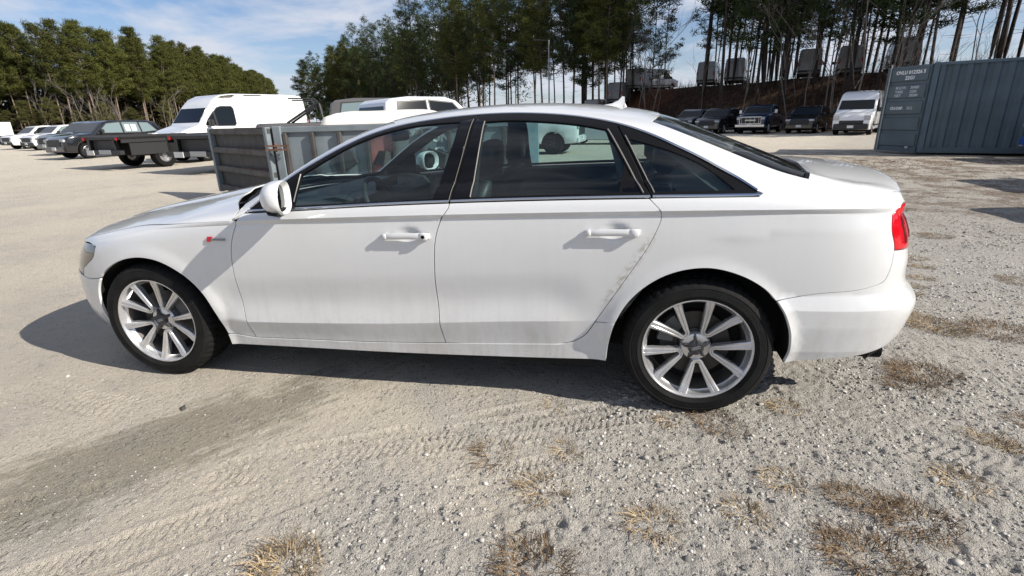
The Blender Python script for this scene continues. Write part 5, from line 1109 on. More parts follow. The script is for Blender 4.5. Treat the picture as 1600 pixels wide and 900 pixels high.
# ================================================================ skip (roll-off container)
SKP = mat('skip_blue_grey', (.155,.185,.205), .55, noise=.22, nscale=2.5); SKD = mat('skip_dark_shaded_steel', (.050,.046,.044), .7, noise=.35, nscale=5); RST = mat('rusty_steel', (.13,.065,.042), .85, noise=.5, nscale=9); REDP = mat('faded_red_paint', (.36,.13,.12), .6, noise=.25, nscale=4); WHT = mat('white_lettering', (.72,.74,.72), .6); TEAL = mat('skip_blue_post', (.20,.28,.31), .5, noise=.2, nscale=4)  # dark steel made darker still for the shade on the end door
sk = thing('skip', 'blue-grey ribbed steel skip with one end door swung open, behind the saloon', 'skip', (-4.48,4.88,0), math.atan2(.16,.987))
Lk, Wk, Hk = 4.35, 2.35, 1.33
mb = MB(); mb.box(.06, Lk-.06, .0, .05, .18, Hk-.08); mb.obj('side_wall', SKP, sk)
mb = MB(); mb.box(.06, Lk-.06, Wk-.05, Wk, .18, Hk-.08); mb.obj('side_wall', SKP, sk); mb = MB(); mb.box(Lk-.09, Lk-.04, .05, Wk-.05, .18, Hk-.08); mb.obj('end_wall', SKP, sk)
mb = MB(); mb.box(0, Lk, .0, Wk, .12, .18); mb.obj('floor', SKD, sk)
for y0 in (-.05, Wk-.05): 
    mb = MB(); mb.box(0, Lk, y0, y0+.10, Hk-.10, Hk, .012); mb.obj('top_rail', SKP, sk); mb = MB(); mb.box(.1, Lk-.3, y0+.02, y0+.085, Hk, Hk+.006); mb.obj('rusty_rail_edge', RST, sk)
mb = MB(); mb.box(Lk-.10, Lk, .05, Wk-.05, Hk-.10, Hk, .012); mb.obj('top_rail', SKP, sk)
for i in range(9):
    for y0 in (-.085, Wk):
        mb = MB(); x = .165+i*.455; mb.box(x-.035, x+.035, y0, y0+.085, .16, Hk-.10, .012); mb.obj('rib', SKD, sk)
for x0, y0 in ((-.02,-.09),(Lk-.12,-.09),(-.02,Wk-.05),(Lk-.12,Wk-.05)):
    mb = MB(); mb.box(x0, x0+.14, y0, y0+.14, .10, Hk+.01, .012); mb.obj('corner_post', SKP if x0 < 1 else TEAL, sk)
mb = MB(); mb.box(Lk-.34, Lk-.02, -.10, -.06, .20, Hk+.0); mb.obj('side_plate', TEAL, sk)
mb = MB(); mb.box(1.57, 1.95, -.012, -.002, .35, Hk-.12); mb.obj('red_patch', REDP, sk)
for s, x, z_ in (('UN', 2.60, 1.03), ('CV', 2.62, .80), ('2', 2.64, .57)): text_mesh('lettering', s, .20, WHT, sk, frame((x,-.004,z_), (1,0,0), (0,0,1)), .003, bold=.008)
for y0 in (.35, Wk-.5): mb = MB(); mb.box(.2, Lk-.1, y0, y0+.12, 0.0, .12); mb.obj('runner', SKD, sk)
dr = bpy.data.objects.new('end_door', None); C.objects.link(dr); dr.parent = sk; dr.location = (-.04, -.04, 0); dr.rotation_euler = (0, 0, math.radians(147)-math.atan2(.16,.987))
mb = MB(); mb.box(.0, 2.85, -.02, .02, .12, Hk-.02); mb.obj('door_sheet', SKD, dr)
for z0 in (.12, .50, .86, Hk-.12): mb = MB(); mb.box(.0, 2.85, .02, .10, z0, z0+.11, .012); mb.obj('door_rib', mat('rib_shaded_grey', (.075,.068,.062), .7, noise=.4, nscale=6), dr); mb = MB(); mb.box(.05, 1.4, .055, .102, z0+.112, z0+.118); mb.obj('rust_line', RST, dr)  # rib grey darkened to carry the shade on the door
for x0 in (.0, 2.75): mb = MB(); mb.box(x0, x0+.11, .015, .115, .08, Hk, .012); mb.obj('door_post', SKP, dr)
mb = MB(); mb.box(-.22, .16, .09, .125, .96, .985); mb.box(-.22, .16, .09, .125, 1.02, 1.045); mb.tube([(-.06,.12,.94),(-.06,.12,1.08)], .022, 8); mb.obj('hinge', RST, sk); 
bpy.data.objects['hinge'].location = (.10,-.30,0)
# white moulded shell lying in the skip
V = []; F = []; nu, nv = 26, 16
for i in range(nu):
    for j in range(nv):
        u = i/(nu-1)*2-1; v = j/(nv-1)*2-1; e = max(abs(u)**6, abs(v)**5); V.append((u*1.15, v*.85, .40*(1-e)**.5+.02*math.sin(u*3)+.018*(math.floor(abs(v)*4)%2)))
for i in range(nu-1):
    for j in range(nv-1): F.append((i*nv+j, i*nv+j+1, (i+1)*nv+j+1, (i+1)*nv+j))
V += [(v[0]*.985, v[1]*.98, v[2]-.02) for v in V]; F += [tuple(k+nu*nv for k in f[::-1]) for f in F]
mb = MB(); mb.add(V, F); so = mb.obj('moulded_shell', mat('cream_fibreglass', (.74,.71,.64), .45, noise=.08, nscale=5), None, smooth=50, fix=False); so.location = (-2.95,6.25,1.12); so.rotation_euler = (math.radians(-3), math.radians(2), .17); tag(so, 'cream-white moulded plastic shell lying on top of the load in the skip', 'plastic shell')
mb = MB()
for k in range(16): x, y = .5+rng.random()*3.3, .25+rng.random()*1.8; mb.box(-.5, .5, -.2, .2, -.12, .12, 0, Matrix.Translation((x, y, .45+.5*rng.random())) @ Matrix.Rotation(rng.random()*3, 4, 'Z') @ Matrix.Rotation(rng.normal()*.4, 4, 'X'))
o = mb.obj('scrap', SKD, None); o.location = (-4.48,4.88,0); o.rotation_euler = (0,0,math.atan2(.16,.987)); tag(o, 'dark scrap heaped inside the skip', 'scrap', kind='stuff')
# ================================================================ black flatbed bodies
def flatbed(label, front, heading, L_, z_=1.22):
    h = Vector((heading[0], heading[1], 0)).normalized(); t = thing('flatbed_trailer', label, 'flatbed', (front[0], front[1], 0), math.atan2(-h.y, -h.x), 'black flatbeds parked by the white van')
    mb = MB(); mb.box(0, L_, -1.2, 1.2, z_-.10, z_, .01); mb.obj('deck', VBL, t)
    for s in (-1.2, 1.14): mb = MB(); mb.box(.0, L_, s, s+.06, z_-.20, z_+.05, .01); mb.obj('side_rail', VBL, t)
    for s in (-.45, .35): mb = MB(); mb.box(.3, L_, s, s+.10, z_-.36, z_-.10); mb.obj('frame_beam', DARK, t)
    for i in range(6): mb = MB(); x = .35+i*(L_-.6)/5; mb.box(x, x+.07, -1.14, 1.14, z_-.20, z_-.10); mb.obj('cross_member', DARK, t)
    mb = MB(); mb.box(-.10, .05, -1.15, 1.15, .52, .66, .01); mb.box(-.02,.06,-.8,-.7,.66,z_-.1); mb.box(-.02,.06,.7,.8,.66,z_-.1); mb.obj('rear_bumper', VBL, t)
    for y in (.35,): mb = MB(); mb.box(-.13, -.11, y, y+.42, .50, .66); mb.obj('number_plate', PLT, t)
    mb = MB(); mb.box(-.12, -.10, -.65, .05, .53, .68, .01); mb.obj('steel_step', mat('galvanised', (.38,.39,.40), .35, .8), t)
    for y in (-1.0, .95): mb = MB(); mb.box(-.045, .0, y, y+.10, z_-.12, z_-.02, .01); mb.obj('tail_light', VRED, t)
    mb = MB(); mb.box(1.5, 2.3, -1.16, -.75, .45, .95, .02); mb.obj('tool_box', VBL, t); mb = MB(); mb.box(.9, L_-.6, -.80, .80, .42, z_-.15, .05); mb.box(2.6,3.3,-1.14,-.7,.40,.98,.04); mb.obj('under_frame_gear', DARK, t); mb = MB(); mb.box(1.5, 2.3, .75, 1.16, .45, .95, .02); mb.obj('tool_box', DG, t)
    for x in (L_*.62,):
        for s in (-1.13, .80):
            mb = MB(); mb.lathe([(.23,.05),(.25,.0),(.38,-.0),(.415,.05),(.415,.28),(.38,.33),(.25,.33),(.23,.28)], 30, 'y', (x, s, .415)); wo = mb.obj('wheel', VTY, t, smooth=35); mb = MB(); mb.lathe([(.0001,.10),(.08,.09),(.10,.14),(.19,.15),(.235,.03),(.235,.30),(.0001,.26)], 24, 'y', (x, s, .415)); mb.obj('rim', VRIM, wo, smooth=35)
            mb = MB(); pts = [(x+.49*math.cos(a), .43+.49*math.sin(a)) for a in np.linspace(.15, 2.99, 12)]; mb.prism(pts+[(p[0]*1+(x-p[0])*.05, p[1]-.03) for p in pts[::-1]], s-.02, s+.36); mb.obj('mudguard', VBL, t)
    for y in (-1.16, 1.10): mb = MB(); mb.box(.25, L_-.2, y, y+.05, .48, z_-.2, .01); mb.obj('side_skirt', VBL, t)
    mb = MB(); mb.box(.12, .18, -.7, .7, .50, z_-.12); mb.obj('rear_apron', VBL, t)
    mb = MB(); mb.tube([(.6,-.9,z_-.12),(.5,-.88,.62),(.75,-.6,.48),(1.0,-.3,.60),(1.1,0,z_-.2)], .012, 6); mb.tube([(1.2,.5,z_-.12),(1.1,.3,.5),(1.6,.1,.42),(2.0,.1,z_-.2)], .012, 6); mb.obj('hose', VBL, t, smooth=50)
    return t
flatbed('near black flatbed body, its rear end beside the skip door', (-11.0,10.4), (-.25,-.97), 6.0, 1.12)
flatbed('farther black flatbed body with white plate and step, in front of the big white van', (-16.3,12.3), (-.25,-.97), 2.3, 1.10)
# ================================================================ shipping container
CN = mat('container_blue', (.075,.105,.125), .5, noise=.18, nscale=1.6); CND = mat('container_blue_faded', (.085,.125,.155), .55, noise=.2, nscale=2.2); LET = mat('stencil_white', (.80,.82,.82), .6); LETW = mat('stencil_worn', (.50,.54,.56), .7)
ct = thing('shipping_container', 'dark blue steel shipping container with one door leaf open, at the right edge', 'container', (9.80,14.40,0), math.atan2(-.37,.93)); Lc, Wc, Hc, zb = 6.06, 2.44, 2.46, .06
n_ = 0; V = []; F = []; x = .16; prof = []
while x < Lc-.2: prof += [(x, 0), (x+.11, 0), (x+.155, .045), (x+.245, .045)]; x += .29
prof.append((Lc-.12, 0))
for yb_, nm in ((.03, 1), (Wc-.03, -1)):
    V = []; F = []
    for x, d in prof: V += [(x, yb_+nm*d, zb+.14), (x, yb_+nm*d, zb+Hc-.08)]
    F = [(2*i, 2*i+2, 2*i+3, 2*i+1) for i in range(len(prof)-1)]; mb = MB(); mb.add(V, F); mb.obj('corrugated_side', CN, ct, fix=False)
V = []; 
for x, d in prof: V += [(x, .06, zb+Hc-.03-d*.45), (x, Wc-.06, zb+Hc-.03-d*.45)]
mb = MB(); mb.add(V, [(2*i, 2*i+1, 2*i+3, 2*i+2) for i in range(len(prof)-1)]); mb.obj('roof_sheet', CND, ct, fix=False)
mb = MB(); 
for y0 in (0, Wc-.06): mb.box(.10, Lc-.10, y0, y0+.06, zb, zb+.15, .006); mb.obj('bottom_rail', CN, ct); mb = MB(); mb.box(.10, Lc-.10, y0, y0+.06, zb+Hc-.09, zb+Hc-.01, .006); mb.obj('top_rail', CND, ct); mb = MB()
for x0, y0 in ((0,-.005),(Lc-.14,-.005),(0,Wc-.155),(Lc-.14,Wc-.155)):
    mb = MB(); mb.box(x0, x0+.14, y0, y0+.16, zb, zb+Hc, .01); mb.obj('corner_post', CND, ct)
mb = MB(); mb.box(.02, .12, .15, Wc-.15, zb+Hc-.12, zb+Hc-.01); mb.box(.02,.12,.15,Wc-.15,zb,zb+.12); mb.obj('door_sill', CN, ct)
mb = MB(); mb.box(Lc-.08, Lc-.03, .12, Wc-.12, zb+.1, zb+Hc-.08); mb.box(.14, Lc-.14, .08, Wc-.08, zb+.12, zb+.16); mb.obj('end_wall', CN, ct)
def leaf(px, py, ang, W_, lettering):
    d = bpy.data.objects.new('door_leaf', None); C.objects.link(d); d.parent = ct; d.location = (px, py, zb); d.rotation_euler = (0, 0, ang)
    n = 0; zs = []; V = []; z_ = .10; P = [(.06,0)]
    for k in range(5): z0 = .16+k*.455; P += [(z0, 0), (z0+.03, .03), (z0+.36, .03), (z0+.39, 0)]
    P.append((Hc-.10, 0))
    for z_, dd in P: V += [(.04, dd, z_), (W_-.04, dd, z_)]
    mb = MB(); mb.add(V, [(2*i, 2*i+1, 2*i+3, 2*i+2) for i in range(len(P)-1)]); mb.add([(v[0], v[1]+.04, v[2]) for v in V], [(2*i, 2*i+2, 2*i+3, 2*i+1) for i in range(len(P)-1)]); mb.obj('door_panel', CN, d, fix=False)
    mb = MB(); mb.box(0, W_, -.012, .05, .02, .08); mb.box(0, W_, -.012, .05, Hc-.12, Hc-.04); mb.box(0, .06, -.012, .05, .08, Hc-.12); mb.box(W_-.06, W_, -.012, .05, .08, Hc-.12); mb.obj('door_frame', CN, d)
    for xx in (W_-.20,): 
        mb = MB(); mb.tube([(xx, -.05, .0), (xx, -.05, Hc-.02)], .017, 10); mb.obj('locking_bar', mat('galvanised_bar', (.34,.36,.36), .4, .7), d, smooth=50)
        for z_ in (.12,.9,1.6,Hc-.15): mb = MB(); mb.box(xx-.04, xx+.04, -.075, -.01, z_, z_+.06, .005); mb.obj('bar_guide', CND, d)
    return d
# the leaf hinges on the near corner post and swings out to the left
la = math.atan2(.91,-.42)-math.atan2(-.37,.93); d1 = leaf(-.02, .02, la, 1.34, True)
# lettering reads on the outer face (local -y of the leaf is turned away, so it is laid on the side that faces the yard)
Mo = lambda x, z_: frame((x, .0715, z_), (-1,0,0), (0,0,1))
for s, x, z_, sz, mm in (('OVLU 012326 5', 1.03, 2.20, .135, LET), ('22G1', .72, 2.05, .135, LET), ('M.G.W.', .96, 1.79, .105, LETW), ('TARE', .96, 1.68, .105, LETW), ('NET', .96, 1.575, .105, LETW), ('30480', .50, 1.79, .105, LETW), ('2200', .50, 1.68, .105, LETW), ('28280', .50, 1.575, .105, LETW), ('CU.CAP.', 1.02, 1.22, .11, LET), ('33.2', .50, 1.22, .105, LETW)): text_mesh('lettering', s, sz, mm, d1, Mo(x, z_), .0015, bold=.0035 if mm is LET else .002)
mb = MB(); mb.tube([(1.22,.085,-.02),(1.20,.085,Hc+.04)], .020, 10); mb.obj('locking_bar', MAT['galvanised_bar'], d1, smooth=50)
mb = MB(); mb.lathe([(.0001,0),(.045,0),(.05,-.006),(.05,.0)], 16, 'y', (.28,.056,.16)); mb.obj('round_sticker', LETW, d1)
# ================================================================ lamp pole
lp = thing('street_lamp', 'tall thin grey lamp pole with a short arm among the pines', 'lamp post', (-6.06,56.56,gz(-6.06,56.56)))
mb = MB(); mb.tube([(0,0,0),(0,0,9)], [.09,.06], 10); mb.obj('pole', mat('galvanised_pole', (.30,.31,.32), .5, .5), lp, smooth=50); mb = MB(); mb.tube([(0,0,8.9),(-1.1,0,9.05)], .035, 6); mb.box(-1.6,-1.0,-.15,.15,8.98,9.10,.03); mb.obj('lamp_head', VBL, lp)
# white board leaning up far left
wb = thing('site_cabin', 'white box body standing behind the parked cars at the far left', 'box body', (-66.5,44.5,0), .42)
mb = MB(); mb.box(-1.6, 1.6, -1.0, 1.0, .9, 2.35, .03); mb.obj('box', WH, wb); mb = MB(); mb.box(-1.5,1.5,-.9,.9,.35,.9); mb.obj('chassis', DARK, wb)
for s in (-1, 1):
    for y in (-1.0, .8): mb = MB(); mb.lathe([(.0001,0),(.3,0),(.34,.03),(.34,.2),(.0001,.2)], 20, 'y', (s*1.0, y, .34)); mb.obj('wheel', VTY, wb)
# ================================================================ trees
BARK = mat('pine_bark', (.19,.145,.11), .95, noise=.35, nscale=3); BARKD = mat('pine_bark_shaded', (.040,.030,.025), .95, noise=.35, nscale=3); TWG = mat('grey_twigs', (.16,.14,.12), .9)  # the dark bark has the shade of the backlit woods in its colour
def leaf_mat(name, c0, c1):
    m = bpy.data.materials.new(name); m.use_nodes = True; nt = m.node_tree; b = nt.nodes['Principled BSDF']; g = nt.nodes.new('ShaderNodeNewGeometry'); r = nt.nodes.new('ShaderNodeValToRGB')
    r.color_ramp.elements[0].color = (*c0, 1); r.color_ramp.elements[1].color = (*c1, 1); nt.links.new(g.outputs['Random Per Island'], r.inputs[0]); b.inputs['Roughness'].default_value = .7; b.inputs['Specular IOR Level'].default_value = .25
    oi = nt.nodes.new('ShaderNodeObjectInfo'); hs = nt.nodes.new('ShaderNodeHueSaturation'); mr = nt.nodes.new('ShaderNodeMapRange'); mr.inputs[3].default_value = .75; mr.inputs[4].default_value = 1.25; nt.links.new(oi.outputs['Random'], mr.inputs[0]); nt.links.new(mr.outputs[0], hs.inputs['Value']); nt.links.new(r.outputs[0], hs.inputs['Color']); nt.links.new(hs.outputs[0], b.inputs['Base Color'])
    tr = nt.nodes.new('ShaderNodeBsdfTranslucent'); nt.links.new(hs.outputs[0], tr.inputs[0]); mx = nt.nodes.new('ShaderNodeMixShader'); mx.inputs[0].default_value = .25; o = nt.nodes['Material Output']; nt.links.new(b.outputs[0], mx.inputs[1]); nt.links.new(tr.outputs[0], mx.inputs[2]); nt.links.new(mx.outputs[0], o.inputs[0]); return m
NEED = leaf_mat('pine_needles', (.030,.042,.010), (.135,.138,.030)); NEEDD = leaf_mat('pine_needles_shaded', (.018,.030,.012), (.060,.085,.025)); SHR = leaf_mat('shrub_leaves', (.07,.08,.02), (.16,.15,.05))  # dark needles: shade of backlit crowns and wood interiors put into the colour
def clump(c, R, n, bl, bw):
    d = rng.normal(size=(n, 3)); d /= np.linalg.norm(d, axis=1)[:,None]; p = c+d*R*(rng.random((n, 1))**.45)*np.array([1,1,.62]); a = rng.normal(size=(n, 3)); a[:,2] = np.abs(a[:,2])*.8; a /= np.linalg.norm(a, axis=1)[:,None]
    s = np.cross(a, rng.normal(size=(n, 3))); s /= np.linalg.norm(s, axis=1)[:,None]; L_ = bl*(.6+.8*rng.random((n, 1)))
    return np.stack([p-s*bw, p+s*bw, p+a*L_], 1)
def pine(seed, H, cb, Lmax, dens=1., needle=.34, bw=.045, clr=.48, open_=.0, tr=1.):
    global rng
    keep_ = rng; rng = np.random.default_rng(seed); mb = MB(); lean = rng.normal(0, .018, 2); ph = rng.random()*6
    ax = lambda z: Vector((lean[0]*z+.10*math.sin(z*.33+ph), lean[1]*z+.10*math.cos(z*.27+ph), z))
    zs = np.linspace(-.3, H, 12); r0 = (.0072*H+.01)*tr; mb.tube([ax(z) for z in zs], [max(.02, r0*(1-.82*(z/H)**1.1)*(1.25 if z < .2 else 1)) for z in zs], 7)
    T = []
    z = H*cb
    while z < H*.985:
        t = (z-H*cb)/(H*(1-cb)); prof_ = (1-t)**.75*min(1, .45+t*3.0); k = rng.integers(3, 6)
        for _ in range(k):
            if rng.random() < open_: continue
            a = rng.random()*6.283; L_ = Lmax*prof_*(.6+.6*rng.random())+.3; up_ = .10+.55*t+rng.normal(0, .12); p0 = ax(z); d = Vector((math.cos(a), math.sin(a), up_)); pts = [p0+d*L_*s+Vector((0, 0, .14*L_*s*s)) for s in (0, .35, .7, 1)]
            mb.tube(pts, [.045*(L_/2.5)+.012, .03, .02, .008], 4, cap=False)
            for s in ((.45, .7, .95, 1.08) if L_ > 1.4 else (.6, 1.0)):
                q = p0+d*L_*s+Vector((0, 0, .14*L_*s*s)); q = np.array(q)+rng.normal(0, .16, 3); T.append(clump(q, clr*(.7+.5*rng.random()), int((30 if s > .9 else 22)*dens), needle, bw))
        z += H*.026*(.6+.8*rng.random())
    # dead stubs on the bare bole
    for _ in range(10):
        z = H*(.12+cb*.85*rng.random()); a = rng.random()*6.283; L_ = .3+.9*rng.random(); p0 = ax(z); mb.tube([p0, p0+Vector((math.cos(a)*L_, math.sin(a)*L_, .1*L_))], [.02, .006], 4, cap=False)
    T.append(clump(np.array(ax(H)), .45, int(40*dens), needle, bw)); T = np.concatenate(T)
    tm = bpy.data.meshes.new('trunk'); tm.from_pydata(mb.V, [], mb.F); tm.polygons.foreach_set('use_smooth', np.ones(len(tm.polygons), bool)); tm.update()
    co = big('crown', T.reshape(-1, 3), np.arange(len(T)*3).reshape(-1, 3), []); cm = co.data; bpy.data.objects.remove(co); rng = keep_; return tm, cm
def mats(pair, b, l):
    tm = pair[0].copy(); cm = pair[1].copy(); tm.materials.append(b); cm.materials.append(l); return tm, cm
base_l = [pine(100+i, 17, .36+.05*(i % 3), 2.9, 1.9, .34, .036, .62) for i in range(5)]
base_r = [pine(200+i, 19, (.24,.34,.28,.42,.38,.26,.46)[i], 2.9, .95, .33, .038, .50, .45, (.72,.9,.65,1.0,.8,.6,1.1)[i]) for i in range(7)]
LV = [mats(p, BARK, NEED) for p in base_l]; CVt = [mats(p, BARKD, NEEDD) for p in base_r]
def tree(pair, x, y, s, label, group, name='pine_tree', z=None, tilt=0):
    t = bpy.data.objects.new(name, None); C.objects.link(t); t.location = (x, y, (gz(x, y) if z is None else z)-.05); t.rotation_euler = (rng.normal(0, .012)+tilt, rng.normal(0, .012), rng.random()*6.283); t.scale = (s*(.92+.16*rng.random()),)*2+(s,); tag(t, label, 'tree', group)
    for nm, me in zip(('trunk', 'crown'), pair): o = bpy.data.objects.new(nm, me); C.objects.link(o); o.parent = t
    return t
def along(pl, n, depth, jit=1.0):
    pl = np.array(pl, float); d = np.r_[0, np.cumsum(np.hypot(*np.diff(pl, axis=0).T))]; out = []
    for i in range(n):
        s = (i+.5*rng.random())/n*d[-1]; x, y = np.interp(s, d, pl[:,0]), np.interp(s, d, pl[:,1]); j = min(len(pl)-2, max(0, np.searchsorted(d, s)-1)); tx, ty = pl[j+1]-pl[j]; L_ = math.hypot(tx, ty); nx, ny = -ty/L_, tx/L_
        q = depth*rng.random(); out.append((x+nx*q+rng.normal(0, jit), y+ny*q+rng.normal(0, jit), q))
    return out
# left wood: lit from the right
FL = [(-112,56),(-100.2,64.4),(-88.4,69.5),(-84.4,79),(-86.4,95),(-100.6,130),(-129.6,190)]
for k, (n, d0, dep) in enumerate(((52, 0, 2.0), (40, 3.5, 4))):
    for x, y, q in along(FL, n, dep):
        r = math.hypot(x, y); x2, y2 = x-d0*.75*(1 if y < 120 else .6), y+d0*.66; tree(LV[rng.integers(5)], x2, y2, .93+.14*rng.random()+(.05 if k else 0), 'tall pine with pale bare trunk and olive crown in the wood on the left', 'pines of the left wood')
# centre and right woods, thinner; backlit look put into darker bark and needle colours
FC = [(-84,139),(-66,119),(-52.6,104),(-44,92),(-35.6,84),(-28,76),(-22.4,72),(-12,66),(-3.4,61.5),(3.7,57.5)]
for k, (n, d0, dep) in enumerate(((38, 0, 2.5), (34, 4.5, 4), (26, 11, 7))):
    for x, y, q in along(FC, n, dep):
        x2, y2 = x+d0*.3, y+d0*.95
        if (x2-1.05)*.981+(y2+3.2)*.194 > .262*((y2+3.2)*.981-(x2-1.05)*.194): continue
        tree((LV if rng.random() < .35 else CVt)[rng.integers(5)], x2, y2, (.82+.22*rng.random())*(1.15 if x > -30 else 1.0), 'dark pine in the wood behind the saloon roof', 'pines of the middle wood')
lone = min([o for o in bpy.data.objects if o.get('group') == 'pines of the middle wood'], key=lambda o: (o.location.x-1.05)/(o.location.y+3.2)); lone['label'] = 'leftmost pine of the middle wood, standing against open sky above the pickups'
n_r = 0
while n_r < 100:
    a = rng.uniform(-56, 6); t = rng.choice([rng.uniform(38.5, 49), rng.uniform(49, 60)], p=[.62, .38]); x, y = .77*t+.64*a, .64*t-.77*a
    px = (x-1.05)*.981+(y+3.2)*.194; dp = -(x-1.05)*.194+(y+3.2)*.981
    if not (.13 < px/dp < 1.25) or any(math.hypot(x-vx, y-vy) < 2.0 for vx, vy, _ in VT) or (math.hypot(x-10, y-66) < 7 and rng.random() < .8) or (.262 < px/dp < .335 and rng.random() < .88): continue
    tree(CVt[rng.integers(7)], x, y, .92+.25*rng.random(), 'tall dark pine on the wooded bank at the right', 'pines on the right bank'); n_r += 1
# leafless saplings and brush on the bank
def sapling(seed, H):
    r_ = np.random.default_rng(seed); mb = MB()
    def br(p, d, L_, r, lv):
        q = p+d*L_; m_ = p+d*L_*.5+Vector(r_.normal(0, .04*L_, 3)); mb.tube([p, m_, q], [r, r*.8, r*.5], 4, cap=False)
        if lv == 0: return
        for _ in range(4 if lv > 1 else 3): s = r_.uniform(.3, 1); dd = (d+Vector(r_.normal(0, .5, 3))+Vector((0, 0, .25))).normalized(); br(p+d*L_*s, dd, L_*r_.uniform(.35, .6), r*.5, lv-1)
    br(Vector((0,0,-.1)), Vector((r_.normal(0, .06), r_.normal(0, .06), 1)).normalized(), H, .008*H, 3); me = bpy.data.meshes.new('trunk'); me.from_pydata(mb.V, [], mb.F); me.materials.append(TWG); me.update(); return me
SP = [sapling(i, 4.5+i*.8) for i in range(5)]
for i in range(34):
    while True:
        a = rng.uniform(-52, 4); t = rng.uniform(37.4, 48); x, y = .77*t+.64*a, .64*t-.77*a; px = (x-1.05)*.981+(y+3.2)*.194; dp = -(x-1.05)*.194+(y+3.2)*.981
        if .13 < px/dp < 1.05: break
    o = bpy.data.objects.new('sapling', SP[i % 5]); C.objects.link(o); o.location = (x, y, gz(x, y)); o.rotation_euler = (0, 0, rng.random()*6); o.scale = (.8+.5*rng.random(),)*3; tag(o, 'thin leafless grey sapling on the slope of the wooded bank', 'sapling', 'saplings on the bank')
for i in range(22):
    x, y, q = along(FL, 1, 1)[0]; s = rng.random(); x = np.interp(s, [0, .5, .8, 1], [-101, -86, -83, -86])+rng.normal(0, 1.0)+1.6; y = np.interp(s, [0, .5, .8, 1], [62, 70, 80, 96])-1.6
    o = bpy.data.objects.new('sapling', SP[i % 5]); C.objects.link(o); o.location = (x, y, gz(x, y)); o.rotation_euler = (0, 0, rng.random()*6); o.scale = (.7+.5*rng.random(),)*3; tag(o, 'bare twiggy sapling at the edge of the left wood', 'sapling', 'saplings at the left wood edge')
# low yellow-green young pines by the left wood edge
for i, (x, y, s) in enumerate([(-98,62.8,.30),(-94.5,64,.42),(-92,65.5,.26),(-89.5,66.3,.34),(-87,68,.36),(-85,70.5,.25),(-83.5,74,.33),(-82.6,79,.28),(-84,88,.36),(-103,59.5,.4)]):
    pr_ = base_l[i % 5]; 
    if i == 0: YL = [mats(p, BARK, SHR) for p in base_l[:3]]
    t = tree(YL[i % 3], x, y, s, 'young yellow-green pine at the foot of the left wood', 'young pines by the left wood', 'young_pine'); t.scale = (s*1.7, s*1.7, s)
# brush as one mass on the bank
n_ = 9000; a = rng.uniform(-62, 8, n_); t = rng.uniform(36.6, 50, n_)+rng.normal(0, .5, n_); bx, by = .77*t+.64*a, .64*t-.77*a; L_ = .35+1.1*rng.random(n_)**2; w = rng.random(n_)*6.283; tl_ = rng.normal(0, .35, (n_, 2)); bz = terrain(bx, by, False)
P0 = np.stack([bx, by, bz-.03], 1); P1 = P0+np.stack([tl_[:,0]*L_, tl_[:,1]*L_, L_], 1); sd = np.stack([np.cos(w), np.sin(w), 0*w], 1)*(.008+.014*rng.random(n_))[:,None]
T = np.stack([P0-sd, P0+sd, P1], 1); tag(big('brush', T.reshape(-1, 3), np.arange(n_*3).reshape(-1, 3), island_mat('brush_twigs', (.03,.022,.016), (.15,.11,.08))), 'brown brush and dead stalks covering the slope of the bank', 'brush', kind='stuff')
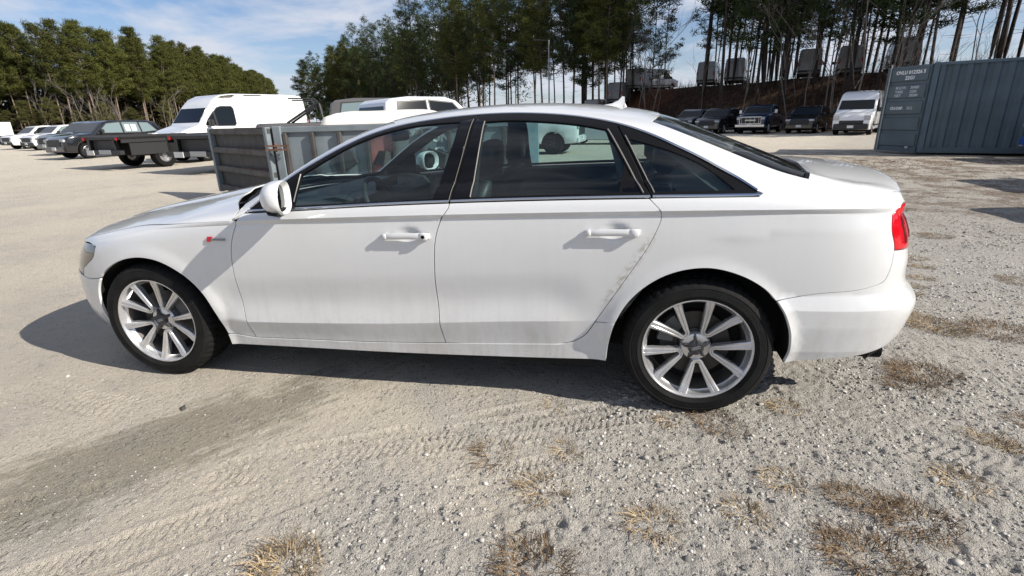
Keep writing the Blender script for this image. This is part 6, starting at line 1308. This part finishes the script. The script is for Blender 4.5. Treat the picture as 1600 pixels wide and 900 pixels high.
# the inside of the left and middle woods: trees standing too close to count, one mass each
def mass(name, label, pl, n, d0, dep, ux, uy, H, mts, dens, cb0=.15):
    Tl = []; mb = MB()
    for x, y, q in along(pl, n, dep, 1.6):
        x += d0*ux; y += d0*uy; h_ = H*(.75+.3*rng.random()); z0 = gz(x, y); mb.tube([(x, y, z0-.2), (x+rng.normal(0, .2), y, z0+h_*.9)], [.13, .04], 5, cap=False)
        for z in np.arange(h_*cb0, h_, h_*.055): r = 2.3*(1-(z/h_-.35)**2*1.6) if z/h_ > .35 else 1.9; Tl.append(clump(np.array([x+rng.normal(0, .9), y+rng.normal(0, .9), z0+z]), max(.7, r*.8), dens, .55, .10))
    Tl = np.concatenate(Tl); o = big(name, Tl.reshape(-1, 3), np.arange(len(Tl)*3).reshape(-1, 3), [mts]); tag(o, label, 'trees', kind='stuff'); p = mb.obj('trunk', BARK, o, fix=False); p['kind'] = 'stuff'
mass('left_wood_interior', 'dense inner trees of the left wood seen as one dark mass', FL, 130, 9, 16, -.75, .6, 16, NEEDD, 34, .0)
mass('middle_wood_interior', 'inner trees of the middle wood merging into one mass', FC[:6], 46, 10, 14, .2, .95, 15.0, NEEDD, 30, .30)
n_ = 26000; s_ = rng.random(n_)*(len(FL)-1); j_ = s_.astype(int); f_ = s_-j_; A = np.array(FL, float); bx = A[j_,0]*(1-f_)+A[j_+1,0]*f_; by = A[j_,1]*(1-f_)+A[j_+1,1]*f_; q_ = 5+20*rng.random(n_); bx = bx-.75*q_; by = by+.6*q_; hz_ = 7.5*rng.random(n_)**1.3  # dark leaf scatter added to darken the base of the wood
P0 = np.stack([bx, by, hz_], 1)+rng.normal(0, .5, (n_, 3)); P1 = P0+rng.normal(0, .55, (n_, 3)); P2 = P0+rng.normal(0, .35, (n_, 3)); T = np.stack([P0, P1, P2], 1)
tag(big('undergrowth', T.reshape(-1, 3), np.arange(n_*3).reshape(-1, 3), leaf_mat('undergrowth_shade', (.020,.016,.009), (.060,.048,.025))), 'dark brown undergrowth added as shade in the left wood between the trunks', 'undergrowth', kind='stuff')
# a far belt of trees closing the gap between the woods, one mass
T = []
for i in range(150):
    x = -150+i*.45+rng.normal(0, 2); y = 205+rng.normal(0, 6); h_ = 7+5*rng.random()
    for k in range(7): T.append(clump(np.array([x+rng.normal(0, 1.2), y, h_*(.35+.1*k)]), 1.3, 16, .9, .20))
T = np.concatenate(T); tag(big('distant_wood', T.reshape(-1, 3), np.arange(len(T)*3).reshape(-1, 3), NEEDD), 'low distant tree belt between the two woods', 'trees', kind='stuff')
